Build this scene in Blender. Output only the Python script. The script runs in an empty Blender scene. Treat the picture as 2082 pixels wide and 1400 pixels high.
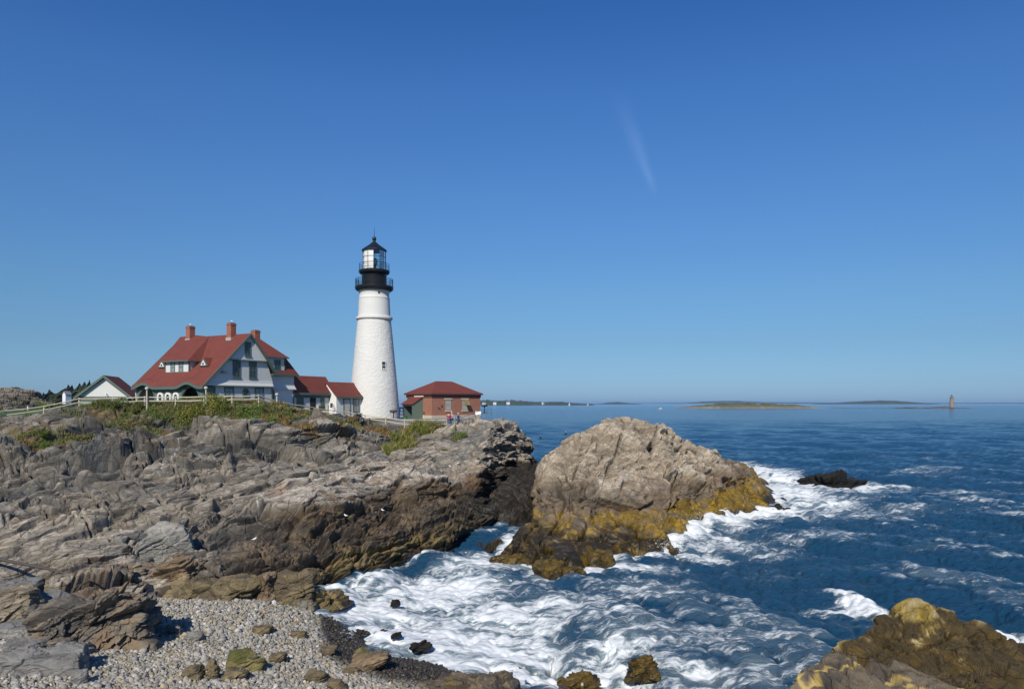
import bpy, math, random
import numpy as np
from math import sin, cos, tan, radians, pi, sqrt, atan2
from concurrent.futures import ThreadPoolExecutor
from mathutils import Vector, Matrix

rng = np.random.default_rng(7)
random.seed(7)
SC = bpy.context.scene
COL = SC.collection

# ------------------------------------------------------------------ survey
# The photograph was measured in its own 2082 x 1400 pixels; each measured
# point is turned into metres with an assumed distance Y.
FPX, CX, HY, ZC = 1504.0, 1041.0, 818.0, 11.5

def W(px, py, Y):
    return np.array(((px - CX) / FPX * Y, Y, ZC + (HY - py) / FPX * Y))

def W0(px, py, z=0.0):
    Y = (ZC - z) * FPX / (py - HY)
    return np.array(((px - CX) / FPX * Y, Y, z))

# ------------------------------------------------------------------ objects
def tag(o, label=None, cat=None, group=None, kind=None):
    if label: o['label'] = label
    if cat: o['category'] = cat
    if group: o['group'] = group
    if kind: o['kind'] = kind
    return o

def empty(name, loc=(0, 0, 0), rz=0.0):
    o = bpy.data.objects.new(name, None)
    o.location = loc
    o.rotation_euler = (0, 0, rz)
    o.empty_display_size = 0.3
    COL.objects.link(o)
    return o

def np_mesh(name, V, F, mat=None, parent=None, smooth=True, attrs=None, loc=None):
    """V (n,3), F (m,3) or (m,4) integer arrays."""
    me = bpy.data.meshes.new(name)
    V = np.ascontiguousarray(V, dtype=np.float32)
    F = np.ascontiguousarray(F, dtype=np.int32)
    n, k = F.shape
    me.vertices.add(len(V)); me.vertices.foreach_set('co', V.ravel())
    me.loops.add(n * k); me.loops.foreach_set('vertex_index', F.ravel())
    me.polygons.add(n)
    me.polygons.foreach_set('loop_start', np.arange(0, n * k, k, dtype=np.int32))
    me.polygons.foreach_set('loop_total', np.full(n, k, dtype=np.int32))
    me.polygons.foreach_set('use_smooth', np.full(n, smooth, dtype=bool))
    me.update(calc_edges=True)
    for an, (typ, arr) in (attrs or {}).items():
        a = me.attributes.new(an, typ, 'POINT')
        key = 'color' if typ == 'FLOAT_COLOR' else 'value'
        a.data.foreach_set(key, np.ascontiguousarray(arr, dtype=np.float32).ravel())
    if mat: me.materials.append(mat)
    o = bpy.data.objects.new(name, me)
    if loc is not None: o.location = loc
    COL.objects.link(o)
    if parent: o.parent = parent
    return o

class MB:
    """Collects simple solids, then links them as one mesh object."""
    def __init__(s): s.v = []; s.f = []
    def add(s, vs, fs):
        b = len(s.v); s.v += [tuple(map(float, v)) for v in vs]
        s.f += [tuple(i + b for i in f) for f in fs]; return s
    def box(s, x0, x1, y0, y1, z0, z1):
        return s.add([(x0,y0,z0),(x1,y0,z0),(x1,y1,z0),(x0,y1,z0),(x0,y0,z1),(x1,y0,z1),(x1,y1,z1),(x0,y1,z1)],
                     [(3,2,1,0),(4,5,6,7),(0,1,5,4),(1,2,6,5),(2,3,7,6),(3,0,4,7)])
    def hexa(s, p):  # 8 points, bottom loop then top loop
        return s.add(p, [(3,2,1,0),(4,5,6,7),(0,1,5,4),(1,2,6,5),(2,3,7,6),(3,0,4,7)])
    def slab(s, pts, d):  # polygon pts extruded by vector d
        n = len(pts); d = np.array(d, float)
        vs = [np.array(p, float) for p in pts] + [np.array(p, float) + d for p in pts]
        fs = [tuple(range(n - 1, -1, -1)), tuple(range(n, 2 * n))] + [(i, (i + 1) % n, n + (i + 1) % n, n + i) for i in range(n)]
        return s.add(vs, fs)
    def bar(s, a, b, w, h=None, up=(0, 0, 1)):
        a = Vector(a); b = Vector(b); h = h or w
        d = (b - a).normalized(); u = Vector(up)
        if abs(d.dot(u)) > .95: u = Vector((0, 1, 0))
        sd = d.cross(u).normalized() * w / 2; u2 = sd.cross(d).normalized() * h / 2
        return s.hexa([a - sd - u2, a + sd - u2, a + sd + u2, a - sd + u2, b - sd - u2, b + sd - u2, b + sd + u2, b - sd + u2])
    def tube(s, pts, r, n=8, cap=True):
        pts = [Vector(p) for p in pts]; rs = r if hasattr(r, '__len__') else [r] * len(pts)
        b = len(s.v); vs = []
        for i, p in enumerate(pts):
            d = (pts[min(i + 1, len(pts) - 1)] - pts[max(i - 1, 0)]).normalized()
            u = Vector((0, 0, 1)) if abs(d.z) < .9 else Vector((1, 0, 0))
            a = d.cross(u).normalized(); c = d.cross(a).normalized()
            vs += [p + rs[i] * (cos(t) * a + sin(t) * c) for t in [2 * pi * k / n for k in range(n)]]
        fs = []
        for i in range(len(pts) - 1):
            for k in range(n):
                fs.append((i * n + k, (i + 1) * n + k, (i + 1) * n + (k + 1) % n, i * n + (k + 1) % n))
        if cap:
            fs.append(tuple(range(n))); fs.append(tuple(reversed(range((len(pts) - 1) * n, len(pts) * n))))
        return s.add(vs, fs)
    def lathe(s, prof, n=48, c=(0, 0), a0=0.0, cap=True):
        vs = []; fs = []
        for r, z in prof:
            vs += [(c[0] + r * cos(a0 + 2 * pi * k / n), c[1] + r * sin(a0 + 2 * pi * k / n), z) for k in range(n)]
        for i in range(len(prof) - 1):
            for k in range(n):
                fs.append((i * n + k, i * n + (k + 1) % n, (i + 1) * n + (k + 1) % n, (i + 1) * n + k))
        if cap:
            fs.append(tuple(reversed(range(n)))); fs.append(tuple(range((len(prof) - 1) * n, len(prof) * n)))
        return s.add(vs, fs)
    def ball(s, c, r, n=10, m=7):
        rx, ry, rz = r if hasattr(r, '__len__') else (r, r, r)
        vs = []; fs = []
        for i in range(m + 1):
            t = pi * i / m
            vs += [(c[0] + rx * sin(t) * cos(2 * pi * k / n), c[1] + ry * sin(t) * sin(2 * pi * k / n), c[2] - rz * cos(t)) for k in range(n)]
        for i in range(m):
            for k in range(n):
                fs.append((i * n + k, i * n + (k + 1) % n, (i + 1) * n + (k + 1) % n, (i + 1) * n + k))
        return s.add(vs, fs)
    def build(s, name, mat, parent=None, smooth=False, loc=None, bevel=0.0):
        me = bpy.data.meshes.new(name); me.from_pydata(s.v, [], s.f); me.update()
        if smooth:
            me.polygons.foreach_set('use_smooth', [True] * len(me.polygons))
            try: me.set_sharp_from_angle(angle=radians(40))
            except Exception: pass
        if mat: me.materials.append(mat)
        o = bpy.data.objects.new(name, me); COL.objects.link(o)
        if parent: o.parent = parent
        if loc is not None: o.location = loc
        if bevel:
            m = o.modifiers.new('bevel', 'BEVEL'); m.width = bevel; m.segments = 2; m.limit_method = 'ANGLE'
        return o

def copy_tree(o, parent=None):
    c = o.copy(); COL.objects.link(c)
    if parent: c.parent = parent
    for ch in list(o.children): copy_tree(ch, c)
    return c

# ------------------------------------------------------------------ noise
def par(fn, n, step=120000):
    """run fn(lo, hi) over chunks in threads"""
    with ThreadPoolExecutor(4) as ex:
        list(ex.map(lambda lo: fn(lo, min(n, lo + step)), range(0, n, step)))

M1, M2, M3 = np.uint32(0x85ebca6b), np.uint32(0xc2b2ae35), np.uint32(0x27d4eb2f)
def hash3(i, j, k, seed):
    with np.errstate(over='ignore'):
        h = (i.astype(np.int64).astype(np.uint32) * np.uint32(374761393) + j.astype(np.int64).astype(np.uint32) * np.uint32(668265263)
             + k.astype(np.int64).astype(np.uint32) * np.uint32(2147483647 - 58) + np.uint32(seed * 7919 + 13))
        h ^= h >> np.uint32(15); h *= M1; h ^= h >> np.uint32(13); h *= M2; h ^= h >> np.uint32(16)
    return h
def bits(h, s): return ((h >> np.uint32(s)) & np.uint32(1023)).astype(np.float32) / 1023.0

def vnoise(P, seed=0):
    out = np.empty(len(P), np.float32)
    def go(lo, hi):
        p = P[lo:hi]; f = np.floor(p); t = (p - f).astype(np.float32); t = t * t * (3 - 2 * t)
        acc = 0
        for a in (0, 1):
            wx = t[:, 0] if a else 1 - t[:, 0]
            for b in (0, 1):
                wy = t[:, 1] if b else 1 - t[:, 1]
                for c in (0, 1):
                    wz = t[:, 2] if c else 1 - t[:, 2]
                    acc = acc + wx * wy * wz * bits(hash3(f[:, 0] + a, f[:, 1] + b, f[:, 2] + c, seed), 4)
        out[lo:hi] = acc * 2 - 1
    par(go, len(P)); return out

def fbm(P, scale, octs=4, seed=0, gain=.5):
    s = np.zeros(len(P), np.float32); a = 1.0; tot = 0; P = np.asarray(P, np.float64) / scale
    for o in range(octs):
        s += a * vnoise(P * 2.03 ** o + 17.3 * o, seed + o); tot += a; a *= gain
    return s / tot

def worley(P, seed=0):
    """8 nearest cells: F1, F2, then randoms and offset from centre for the nearest and the second cell"""
    n = len(P)
    F = np.empty((2, n), np.float32); H = np.empty((2, n), np.uint32); D = np.empty((2, n, 3), np.float32)
    def go(lo, hi):
        p = P[lo:hi]; b = np.floor(p - .5); m_ = hi - lo
        f1 = np.full(m_, 9e9, np.float32); f2 = f1.copy(); h1 = np.zeros(m_, np.uint32); h2 = h1.copy(); d1 = np.zeros((m_, 3), np.float32); d2 = d1.copy()
        for a in (0, 1):
            for c in (0, 1):
                for e in (0, 1):
                    i, j, k = b[:, 0] + a, b[:, 1] + c, b[:, 2] + e
                    h = hash3(i, j, k, seed)
                    d = np.stack((p[:, 0] - (i + .5 + (bits(h, 0) - .5) * .85), p[:, 1] - (j + .5 + (bits(h, 10) - .5) * .85),
                                  p[:, 2] - (k + .5 + (bits(h, 20) - .5) * .85)), 1).astype(np.float32)
                    r = (d * d).sum(1); m = r < f1; m2 = ~m & (r < f2)
                    f2 = np.where(m, f1, np.where(m2, r, f2)); h2 = np.where(m, h1, np.where(m2, h, h2)); d2[m] = d1[m]; d2[m2] = d[m2]
                    f1 = np.where(m, r, f1); h1 = np.where(m, h, h1); d1[m] = d[m]
        F[0, lo:hi] = np.sqrt(f1); F[1, lo:hi] = np.sqrt(f2); H[0, lo:hi] = h1; H[1, lo:hi] = h2; D[0, lo:hi] = d1; D[1, lo:hi] = d2
    par(go, n)
    out = []
    for q in (0, 1):
        with np.errstate(over='ignore'):
            G = H[q] * np.uint32(2654435761); G ^= G >> np.uint32(15); G *= M3; G ^= G >> np.uint32(14)
        out.append((bits(G, 0), bits(G, 10), bits(G, 20), bits(H[q], 5)))
    return F[0], F[1], out[0], out[1], D[0], D[1]

def sstep(a, b, x):
    t = np.clip((x - a) / (b - a), 0, 1); return t * t * (3 - 2 * t)
def mix(a, b, t):
    t = np.asarray(t)[..., None] if np.ndim(a) != np.ndim(t) or np.ndim(a) > 1 or np.ndim(b) > 1 else t
    return a * (1 - t) + b * t

def bedframe(strike_deg, dip_deg):
    """rows: strike (horizontal), down-dip, bed normal.  Dip is measured down to the left of strike."""
    s = radians(strike_deg); st = np.array((cos(s), sin(s), 0))
    left = np.array((-sin(s), cos(s), 0)); d = radians(dip_deg)
    dn = left * cos(d) - np.array((0, 0, 1)) * sin(d)
    nn = left * sin(d) + np.array((0, 0, 1)) * cos(d)
    return np.stack((st, dn, nn))

def rock_disp(P, frame, octs, seed, lam=0.0, fine=None, jsets=None):
    """faceted, jointed displacement: list of (size, amplitude, aspect) octaves.  Returns disp, joint (0 at a crack), random"""
    q = P @ frame.T
    w = 0.12
    D = np.zeros(len(P), np.float32); joint = np.ones(len(P), np.float32); rnd = np.zeros(len(P), np.float32)
    q = q + np.stack([fbm(P, 2.2, 2, seed + 50 + i) for i in range(3)], 1) * .35
    for o, (L, A, asp, tilt, groove) in enumerate(octs):
        ss = np.array(asp) * L
        F1, F2, r, r2, d, d2 = worley(q / ss + 31.7 * o, seed + 11 * o)
        fac = lambda r, d: (r[0] - .5) * 1.3 + tilt * ((r[1] - .5) * d[:, 0] + (r[2] - .35) * 1.5 * d[:, 1] + (r[3] - .5) * d[:, 2]) * 1.6
        bw = .06 if o < 3 else .12
        w = .5 * (1 - sstep(0, bw, F2 - F1))
        f = fac(r, d) * (1 - w) + fac(r2, d2) * w
        e = sstep(0, .12, F2 - F1)
        D += A * (f - groove * (1 - e)) * (1 if fine is None or L > 1.0 else fine)
        joint = np.minimum(joint, 1 - (1 - e) * min(1, groove * 1.5))
        rnd += (r[0] - .5) * (1.0 if o < 2 else .6)
    if lam:
        ql = q * np.array((.10, .22, 1.0)); D += lam * (1 if fine is None else .35 + .65 * fine) * (1.1 * np.abs(fbm(ql, .55, 3, seed + 70)) - .25 + .8 * fbm(ql, .16, 2, seed + 80))
    for i, (az, sp, wid, dep, stp) in enumerate(jsets or []):
        # long straight joints: each one a run of broken grooves with a small step across it
        a = radians(az); n_ = np.array((-sin(a), cos(a), .12)); t_ = np.array((cos(a), sin(a), 0))
        c = (P @ n_) / sp + .16 * fbm(P, 3.5, 3, seed + 90 + i); cell = np.floor(c); fr = c - cell
        hsh = bits(hash3(cell, cell * 0 + i, cell * 0, seed + 5), 4); pos = .5 + .5 * (hsh - .5)
        d = np.abs(fr - pos) * sp
        live = sstep(-.12, .12, vnoise(np.stack((cell * 3.7, (P @ t_) / (sp * 2.2), cell * 0 + i * 9.0), 1), seed + 6))
        D -= dep * live * np.exp(-(d / wid) ** 2)
        h2 = bits(hash3(cell + (fr > pos), cell * 0 + i, cell * 0, seed + 8), 4)
        D += stp * (h2 - .5)
        joint = np.minimum(joint, 1 - .8 * live * np.exp(-(d / (wid * 1.1)) ** 2))
    return D, joint, rnd

# ------------------------------------------------------------------ surfaces
class TPS:
    def __init__(s, pts, lam=0.02):
        p = np.array(pts, float); s.xy = p[:, :2]; n = len(p)
        d = np.linalg.norm(s.xy[:, None] - s.xy[None], axis=2)
        K = np.where(d > 0, d * d * np.log(np.maximum(d, 1e-9)), 0) + lam * np.eye(n) * (d.mean() ** 2)
        Pm = np.c_[np.ones(n), s.xy]
        A = np.zeros((n + 3, n + 3)); A[:n, :n] = K; A[:n, n:] = Pm; A[n:, :n] = Pm.T
        s.w = np.linalg.solve(A, np.r_[p[:, 2], 0, 0, 0])
    def __call__(s, xy):
        out = np.empty(len(xy))
        def go(lo, hi):
            q = xy[lo:hi]; d2 = ((q[:, None] - s.xy[None]) ** 2).sum(2)
            K = .5 * d2 * np.log(np.maximum(d2, 1e-12))
            out[lo:hi] = K @ s.w[:-3] + s.w[-3] + q @ s.w[-2:]
        par(go, len(xy), 20000); return out

def sdf(xy, poly):
    """signed distance to a closed polygon, positive inside"""
    P = np.array(poly, float)[:, :2]; n = len(P); out = np.full(len(xy), 1e9); ins = np.zeros(len(xy), bool)
    for i in range(n):
        a, b = P[i], P[(i + 1) % n]; ab = b - a; ap = xy - a
        t = np.clip((ap @ ab) / max(ab @ ab, 1e-9), 0, 1)
        out = np.minimum(out, np.linalg.norm(ap - t[:, None] * ab, axis=1))
        c = (a[1] > xy[:, 1]) != (b[1] > xy[:, 1])
        with np.errstate(divide='ignore', invalid='ignore'):
            ins ^= c & (xy[:, 0] < (b[0] - a[0]) * (xy[:, 1] - a[1]) / (b[1] - a[1]) + a[0])
    return np.where(ins, out, -out)

class Field:
    """a function of x, y kept on a regular grid and read back bilinearly"""
    def __init__(s, fn, x0, x1, y0, y1, st):
        s.x0, s.y0, s.st = x0, y0, st
        xs = np.arange(x0, x1 + st, st); ys = np.arange(y0, y1 + st, st); s.nx, s.ny = len(xs), len(ys)
        X, Y = np.meshgrid(xs, ys); s.g = fn(np.c_[X.ravel(), Y.ravel()]).reshape(s.ny, s.nx)
    def __call__(s, x, y):
        u = np.clip((x - s.x0) / s.st, 0, s.nx - 1.001); v = np.clip((y - s.y0) / s.st, 0, s.ny - 1.001)
        i = u.astype(int); j = v.astype(int); u = u - i; v = v - j; g = s.g
        return (g[j, i] * (1 - u) + g[j, i + 1] * u) * (1 - v) + (g[j + 1, i] * (1 - u) + g[j + 1, i + 1] * u) * v

def sheet(H, t0, t1, nc, Y0, Y1, nr, kz=2.2, M=1100, wt=None):
    """a terrain sheet: columns fan out from the viewpoint, rows are spread evenly along the ground's own length"""
    t = np.linspace(t0, t1, nc); yy = np.geomspace(Y0, Y1, M)
    X = t[:, None] * yy[None]; Z = H(X, np.broadcast_to(yy, X.shape))
    ds = np.sqrt(np.diff(yy)[None] ** 2 + (kz * np.diff(Z, axis=1)) ** 2) / yy[None, 1:]
    if wt is not None: ds = ds * wt(yy[1:])[None]
    # smooth between neighbouring columns so the rows stay even
    k = 61; ker = np.hanning(k + 2)[1:-1]; ker /= ker.sum()
    ds = np.apply_along_axis(lambda c: np.convolve(np.pad(c, k // 2, mode='edge'), ker, 'valid'), 0, ds)
    S = np.c_[np.zeros(nc), np.cumsum(ds, axis=1)]
    Y = np.stack([np.interp(np.linspace(0, S[i, -1], nr), S[i], yy) for i in range(nc)])
    X = t[:, None] * Y; Z = H(X, Y)
    return X, Y, Z

def grid_normals(X, Y, Z):
    P = np.stack((X, Y, Z), 2)
    a = np.gradient(P, axis=0); b = np.gradient(P, axis=1)
    n = np.cross(a, b); n /= np.linalg.norm(n, axis=2, keepdims=True) + 1e-12
    n[n[:, :, 2] < 0] *= -1
    return n

def relax(V, nc, nr, w=.5):
    """one light smoothing pass over a sheet, to settle single-vertex spikes"""
    A = V.reshape(nc, nr, 3); B = A.copy()
    B[1:-1] = A[1:-1] * (1 - w) + (A[:-2] + A[2:]) * w / 2
    A = B.copy(); A[:, 1:-1] = B[:, 1:-1] * (1 - w) + (B[:, :-2] + B[:, 2:]) * w / 2
    return A.reshape(-1, 3)

def grid_faces(nc, nr, keep=None):
    i = np.arange(nc - 1)[:, None]; j = np.arange(nr - 1)[None]
    a = i * nr + j; F = np.stack((a, a + nr, a + nr + 1, a + 1), 2).reshape(-1, 4)
    if keep is not None: F = F[keep.reshape(-1)[F].any(1)]
    return F

def compact(V, F, attrs):
    u, inv = np.unique(F.ravel(), return_inverse=True)
    return V[u], inv.reshape(F.shape), {k: (t, a[u]) for k, (t, a) in attrs.items()}

def ico(sub):
    import bmesh
    bm = bmesh.new(); bmesh.ops.create_icosphere(bm, subdivisions=sub, radius=1.0)
    V = np.array([v.co[:] for v in bm.verts]); F = np.array([[l.index for l in f.verts] for f in bm.faces]); bm.free()
    return V / np.linalg.norm(V, axis=1)[:, None], F

# ------------------------------------------------------------------ materials
class NT:
    def __init__(s, tree): s.t = tree; s.n = tree.nodes; s.l = tree.links
    def new(s, typ, **kw):
        nd = s.n.new(typ)
        for k, v in kw.items():
            if k == 'ins':
                for a, b in v.items():
                    if hasattr(b, 'links') or isinstance(b, bpy.types.NodeSocket): s.l.new(b, nd.inputs[a])
                    else: nd.inputs[a].default_value = b
            else: setattr(nd, k, v)
        return nd
    def math(s, op, a, b=0.0, c=None, clamp=False):
        nd = s.new('ShaderNodeMath', operation=op, use_clamp=clamp)
        for i, x in enumerate((a, b) if c is None else (a, b, c)):
            if isinstance(x, bpy.types.NodeSocket): s.l.new(x, nd.inputs[i])
            else: nd.inputs[i].default_value = x
        return nd.outputs[0]
    def mixc(s, f, a, b, blend='MIX'):
        nd = s.new('ShaderNodeMix', data_type='RGBA', blend_type=blend)
        for i, x in ((0, f), (6, a), (7, b)):
            if isinstance(x, bpy.types.NodeSocket): s.l.new(x, nd.inputs[i])
            else: nd.inputs[i].default_value = x if i == 0 else (tuple(x) + (1,))[:4]
        return nd.outputs[2]
    def ramp(s, f, a, b):
        return s.new('ShaderNodeMapRange', interpolation_type='SMOOTHSTEP', ins={0: f, 1: a, 2: b, 3: 0.0, 4: 1.0}).outputs[0]

def new_mat(name):
    m = bpy.data.materials.new(name); m.use_nodes = True
    k = NT(m.node_tree); b = k.n['Principled BSDF']
    return m, k, b

def plain(name, col, rough=.6, var=.12, scale=3.0, bump=0.0, bscale=None, metallic=0.0, spec=.4, stretch=(1, 1, 1)):
    m, k, b = new_mat(name)
    tc = k.new('ShaderNodeTexCoord'); mp = k.new('ShaderNodeMapping', ins={0: tc.outputs['Object'], 3: stretch})
    n = k.new('ShaderNodeTexNoise', ins={'Vector': mp.outputs[0], 'Scale': scale, 'Detail': 5.0, 'Roughness': .6})
    f = k.math('MULTIPLY_ADD', n.outputs[0], 2 * var, 1 - var)
    cc = k.new('ShaderNodeVectorMath', operation='SCALE', ins={0: col, 'Scale': f})
    k.l.new(cc.outputs[0], b.inputs['Base Color'])
    b.inputs['Roughness'].default_value = rough; b.inputs['Metallic'].default_value = metallic
    b.inputs['Specular IOR Level'].default_value = spec
    if bump:
        n2 = k.new('ShaderNodeTexNoise', ins={'Vector': mp.outputs[0], 'Scale': bscale or scale * 4, 'Detail': 4.0})
        bp = k.new('ShaderNodeBump', ins={'Strength': bump, 'Distance': .05, 'Height': n2.outputs[0]})
        k.l.new(bp.outputs[0], b.inputs['Normal'])
    return m

def attr_rock(name, nscale=6.0, bump=.5, bdist=.06, aniso=(1, 1, 1), rot=(0, 0, 0), crack=False):
    """rock whose albedo and wetness come from the mesh's own 'col' attribute"""
    m, k, b = new_mat(name)
    at = k.new('ShaderNodeAttribute', attribute_name='col')
    tc = k.new('ShaderNodeTexCoord')
    mp = k.new('ShaderNodeMapping', ins={0: tc.outputs['Object'], 2: rot, 3: aniso})
    n1 = k.new('ShaderNodeTexNoise', ins={'Vector': mp.outputs[0], 'Scale': nscale, 'Detail': 6.0, 'Roughness': .65})
    n2 = k.new('ShaderNodeTexNoise', ins={'Vector': tc.outputs['Object'], 'Scale': nscale * .23, 'Detail': 4.0})
    if crack:
        wq = k.new('ShaderNodeTexNoise', ins={'Vector': tc.outputs['Object'], 'Scale': 1.1, 'Detail': 3.0})
        wz = k.new('ShaderNodeVectorMath', operation='MULTIPLY_ADD', ins={0: wq.outputs['Color'], 1: (.9, .9, .9), 2: tc.outputs['Object']})
        ck = None
        for sc, wid, st in ((.55, .03, (.5, .9, 1.9)),):
            m3 = k.new('ShaderNodeMapping', ins={0: wz.outputs[0], 2: rot, 3: st})
            v3 = k.new('ShaderNodeTexVoronoi', feature='DISTANCE_TO_EDGE', ins={'Vector': m3.outputs[0], 'Scale': sc})
            e3 = k.ramp(v3.outputs['Distance'], 0.0, wid); ck = e3 if ck is None else k.math('MULTIPLY', ck, e3)
    f = k.math('MULTIPLY_ADD', n1.outputs[0], .9, .55)
    f2 = k.math('MULTIPLY_ADD', n2.outputs[0], .5, .75)
    tot = k.math('MULTIPLY', f, f2)
    if crack: tot = k.math('MULTIPLY', tot, k.math('MULTIPLY_ADD', ck, .4, .6))
    cc = k.new('ShaderNodeVectorMath', operation='SCALE', ins={0: at.outputs['Color'], 'Scale': tot})
    k.l.new(cc.outputs[0], b.inputs['Base Color'])
    k.l.new(at.outputs['Alpha'], b.inputs['Roughness'])
    b.inputs['Specular IOR Level'].default_value = .3
    n3 = k.new('ShaderNodeTexNoise', ins={'Vector': mp.outputs[0], 'Scale': nscale * 1.7, 'Detail': 8.0, 'Roughness': .7})
    bp = k.new('ShaderNodeBump', ins={'Strength': bump, 'Distance': bdist, 'Height': k.math('ADD', n3.outputs[0], k.math('MULTIPLY', ck, .9)) if crack else n3.outputs[0]})
    k.l.new(bp.outputs[0], b.inputs['Normal'])
    return m

STRIKE, DIP = 62, 27
ROCK = attr_rock('foliated rock', 5.0, .45, .07, (1, 1, 2.4), (radians(22), radians(-14), 0), True)
C = lambda *a: np.array(a, np.float32)

# ------------------------------------------------------------------ headland
hp = []
def cp(px, py, Y): hp.append(W(px, py, Y))
for a in [(0,856,78),(88,842,80),(161,827,82),(230,826,82),(295,824,81),(357,823,80),(415,822,79.5),(472,820,79.5),(526,819,81),(576,833,84),
          (622,839,87),(667,845,90),(709,850,92),(742,855,93),(784,862,92),(823,871,90),(864,868,90),(909,870,89),
          (0,880,72),(0,945,60),(0,1040,49),(0,1130,41),(0,1200,36.5),(-120,900,68),(-120,1000,52),(-120,1150,39),
          (200,870,74),(200,940,61),(200,1030,50.5),(200,1130,42.5),(200,1200,38.5),
          (400,862,75.5),(400,940,63),(400,1030,52.5),(400,1120,44.5),(400,1195,40),
          (600,875,77),(600,940,66.5),(600,1010,57.5),(600,1100,48.5),(600,1180,43),
          (750,893,82),(750,940,73),(750,1000,63.5),(750,1060,56),(750,1118,52),
          (870,903,85),(870,950,76),(870,1000,68.5),(870,1055,62),
          (935,896,86),(945,928,80),(945,965,74),(935,1030,67.5),(1008,849,87),(975,866,87.5),(992,905,80),(1040,880,92),(1068,873,93),(1090,900,95)]:
    cp(*a)
hp += [np.array(p, float) for p in [(-45,95,11.0),(-35,95,11.0),(-40,105,11.0),(-28,103,10.1),(-23,106,9.5),(-21,114,9.05),(-12,110,9.1),(-6,115,9.0),
        (-9,97,8.7),(-3,104,8.9),(0,100,8.5),(-16,102,8.9),(-27,96,10.2),(-54,96,11.0),(-62,92,10.6),(-60,115,10.8),(-30,125,9),(-5,125,8),(-80,85,9.6),(-66,84,9.9),(-95,70,8.5),(-45,130,9),(-95,130,10),(-130,150,9),(-75,95,10.3)]]
TH = TPS(hp, .001)
coastH = [(-40,20),(-21.0,24),(-20.6,31),(-20.4,35.5),(-19.4,38.8),(-15,38.2),(-12.5,38.5),(-10.9,40.2),(-10.6,46.0),(-8.8,51.6),(-6.9,56.2),(-3.9,58.6),(-3.4,63.5),
          (-2.0,69),(-1.2,75),(-.2,81),(1.8,85.5),(3.6,90.0),(4.4,95),(3.6,101),(1.5,108),(0,118),(-2,130),(-6,140),(-90,165),(-140,150),(-140,20)]

coastI = [(-1.2,52.8),(1.6,52.0),(2.8,48.2),(4.4,48.4),(5.2,51.4),(7.3,53.4),(7.9,55.7),(11.4,55.4),(13.8,60.8),(17.3,68.0),(23.3,75.2),(26.3,75.6),(28.4,75.4),(29.6,80),(32,90),(34.7,99),
          (37,108),(38,116),(34,118),(26,114),(15,108),(9,101),(6.0,95),(4.6,89),(3.7,82),(3.1,76),(2.5,69),(1.0,62.5),(-.2,59.5),(-1.0,56)]
ip = [W(*a) for a in [(1285,862,76),(1215,873,75.5),(1160,890,74.5),(1128,908,73),(1112,950,70),(1108,1000,66.5),(1340,864,78),(1368,888,80),(1420,912,83),(1455,930,87),(1500,950,94),(1540,985,97),
      (1120,1042,61.5),(1250,1046,61.5),(1370,1050,63.5),(1090,1046,60.5),(1130,965,66),(1250,945,67.5),(1345,950,70),(1440,985,75.5),(1500,1003,80),(1540,1018,82.5),(1580,1036,79),
      (1060,1075,57.5),(1100,1108,53.8),(1200,1100,55.5),(1330,1090,57.8),(1150,1072,57.5),(1130,1138,50)]]
ip += [np.array(p, float) for p in [(12,90,7.0),(20,99,4.5),(8,90,6.5),(30,107,2.8),(10,100,2),(36,110,1.4),(5.5,84,6.5),(3.6,78,5)]]
TI = TPS(ip, .0003)

def profile(z, d, foot, k=2.3, d0=0.0):
    """hold a surface down to its foot near the shoreline, rising steeply inland"""
    lim = foot + np.where(d > d0, (d - d0) * k, (d - d0) * 1.3)
    h = .5
    return -h * np.logaddexp(-z / h, -lim / h)

def base_head(xy):
    d = sdf(xy, coastH); z = TH(xy)
    foot = np.where(xy[:, 1] < 42, .9, .0) + np.where((xy[:, 0] < -19) & (xy[:, 1] < 38), .6, 0)
    k = np.where((xy[:, 0] > -5) & (xy[:, 1] > 60), 2.6, 1.5)
    hh = profile(z, d, foot, k)
    # boulder-filled gut between the headland and the outer rock
    gx = np.interp(xy[:, 1], [58, 70, 80, 86, 95, 105], [-2.2, .3, 1.6, 2.6, 4.5, 6.5])
    gz = np.interp(xy[:, 1], [58, 61.5, 65, 69, 74, 81, 86, 90, 95, 101, 108], [-1.6, -.7, .25, .9, 2.0, 3.4, 4.2, 4.1, 2.6, .0, -2])
    g = gz - .10 * np.abs(xy[:, 0] - gx) ** 1.5
    g = np.where((np.abs(xy[:, 0] - gx) < 7) & (xy[:, 1] > 60), g, -3)
    return np.maximum(hh, g)
def terraced(fn):
    def go(xy):
        z = fn(xy); P = np.c_[xy, z * 0]
        s_ = z + .05 * xy[:, 0] - .02 * xy[:, 1] + 1.1 * fbm(P, 9, 3, 301); st = 1.75; fr_ = s_ / st - np.floor(s_ / st)
        live = sstep(1.0, 2.0, z) * sstep(10.6, 9.2, z) * sstep(90, 84, xy[:, 1] + 0 * z) * sstep(-.6, .3, fbm(P, 14, 2, 303) + .25)
        return z + st * .62 * live * (sstep(.50, .92, fr_) - fr_)
    return go

def base_isle(xy):
    d = sdf(xy, coastI); z = TI(xy)
    left = sstep(6.5, 4.5, xy[:, 0]) * sstep(61.5, 64, xy[:, 1])
    k = 1.5 + 7.0 * left + .9 * sstep(56, 66, xy[:, 1]) - 1.5 * sstep(23, 30, xy[:, 0])
    z = np.interp(z, [-2, .2, 1.0, 2.3, 2.9, 4.4, 12], [-2, .25, 1.45, 2.05, 3.5, 4.5, 12])
    return profile(z, d, .15, k)

FH = Field(terraced(base_head), -120, 12, 18, 150, .2)
FI = Field(base_isle, -8, 46, 42, 124, .25)

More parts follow.
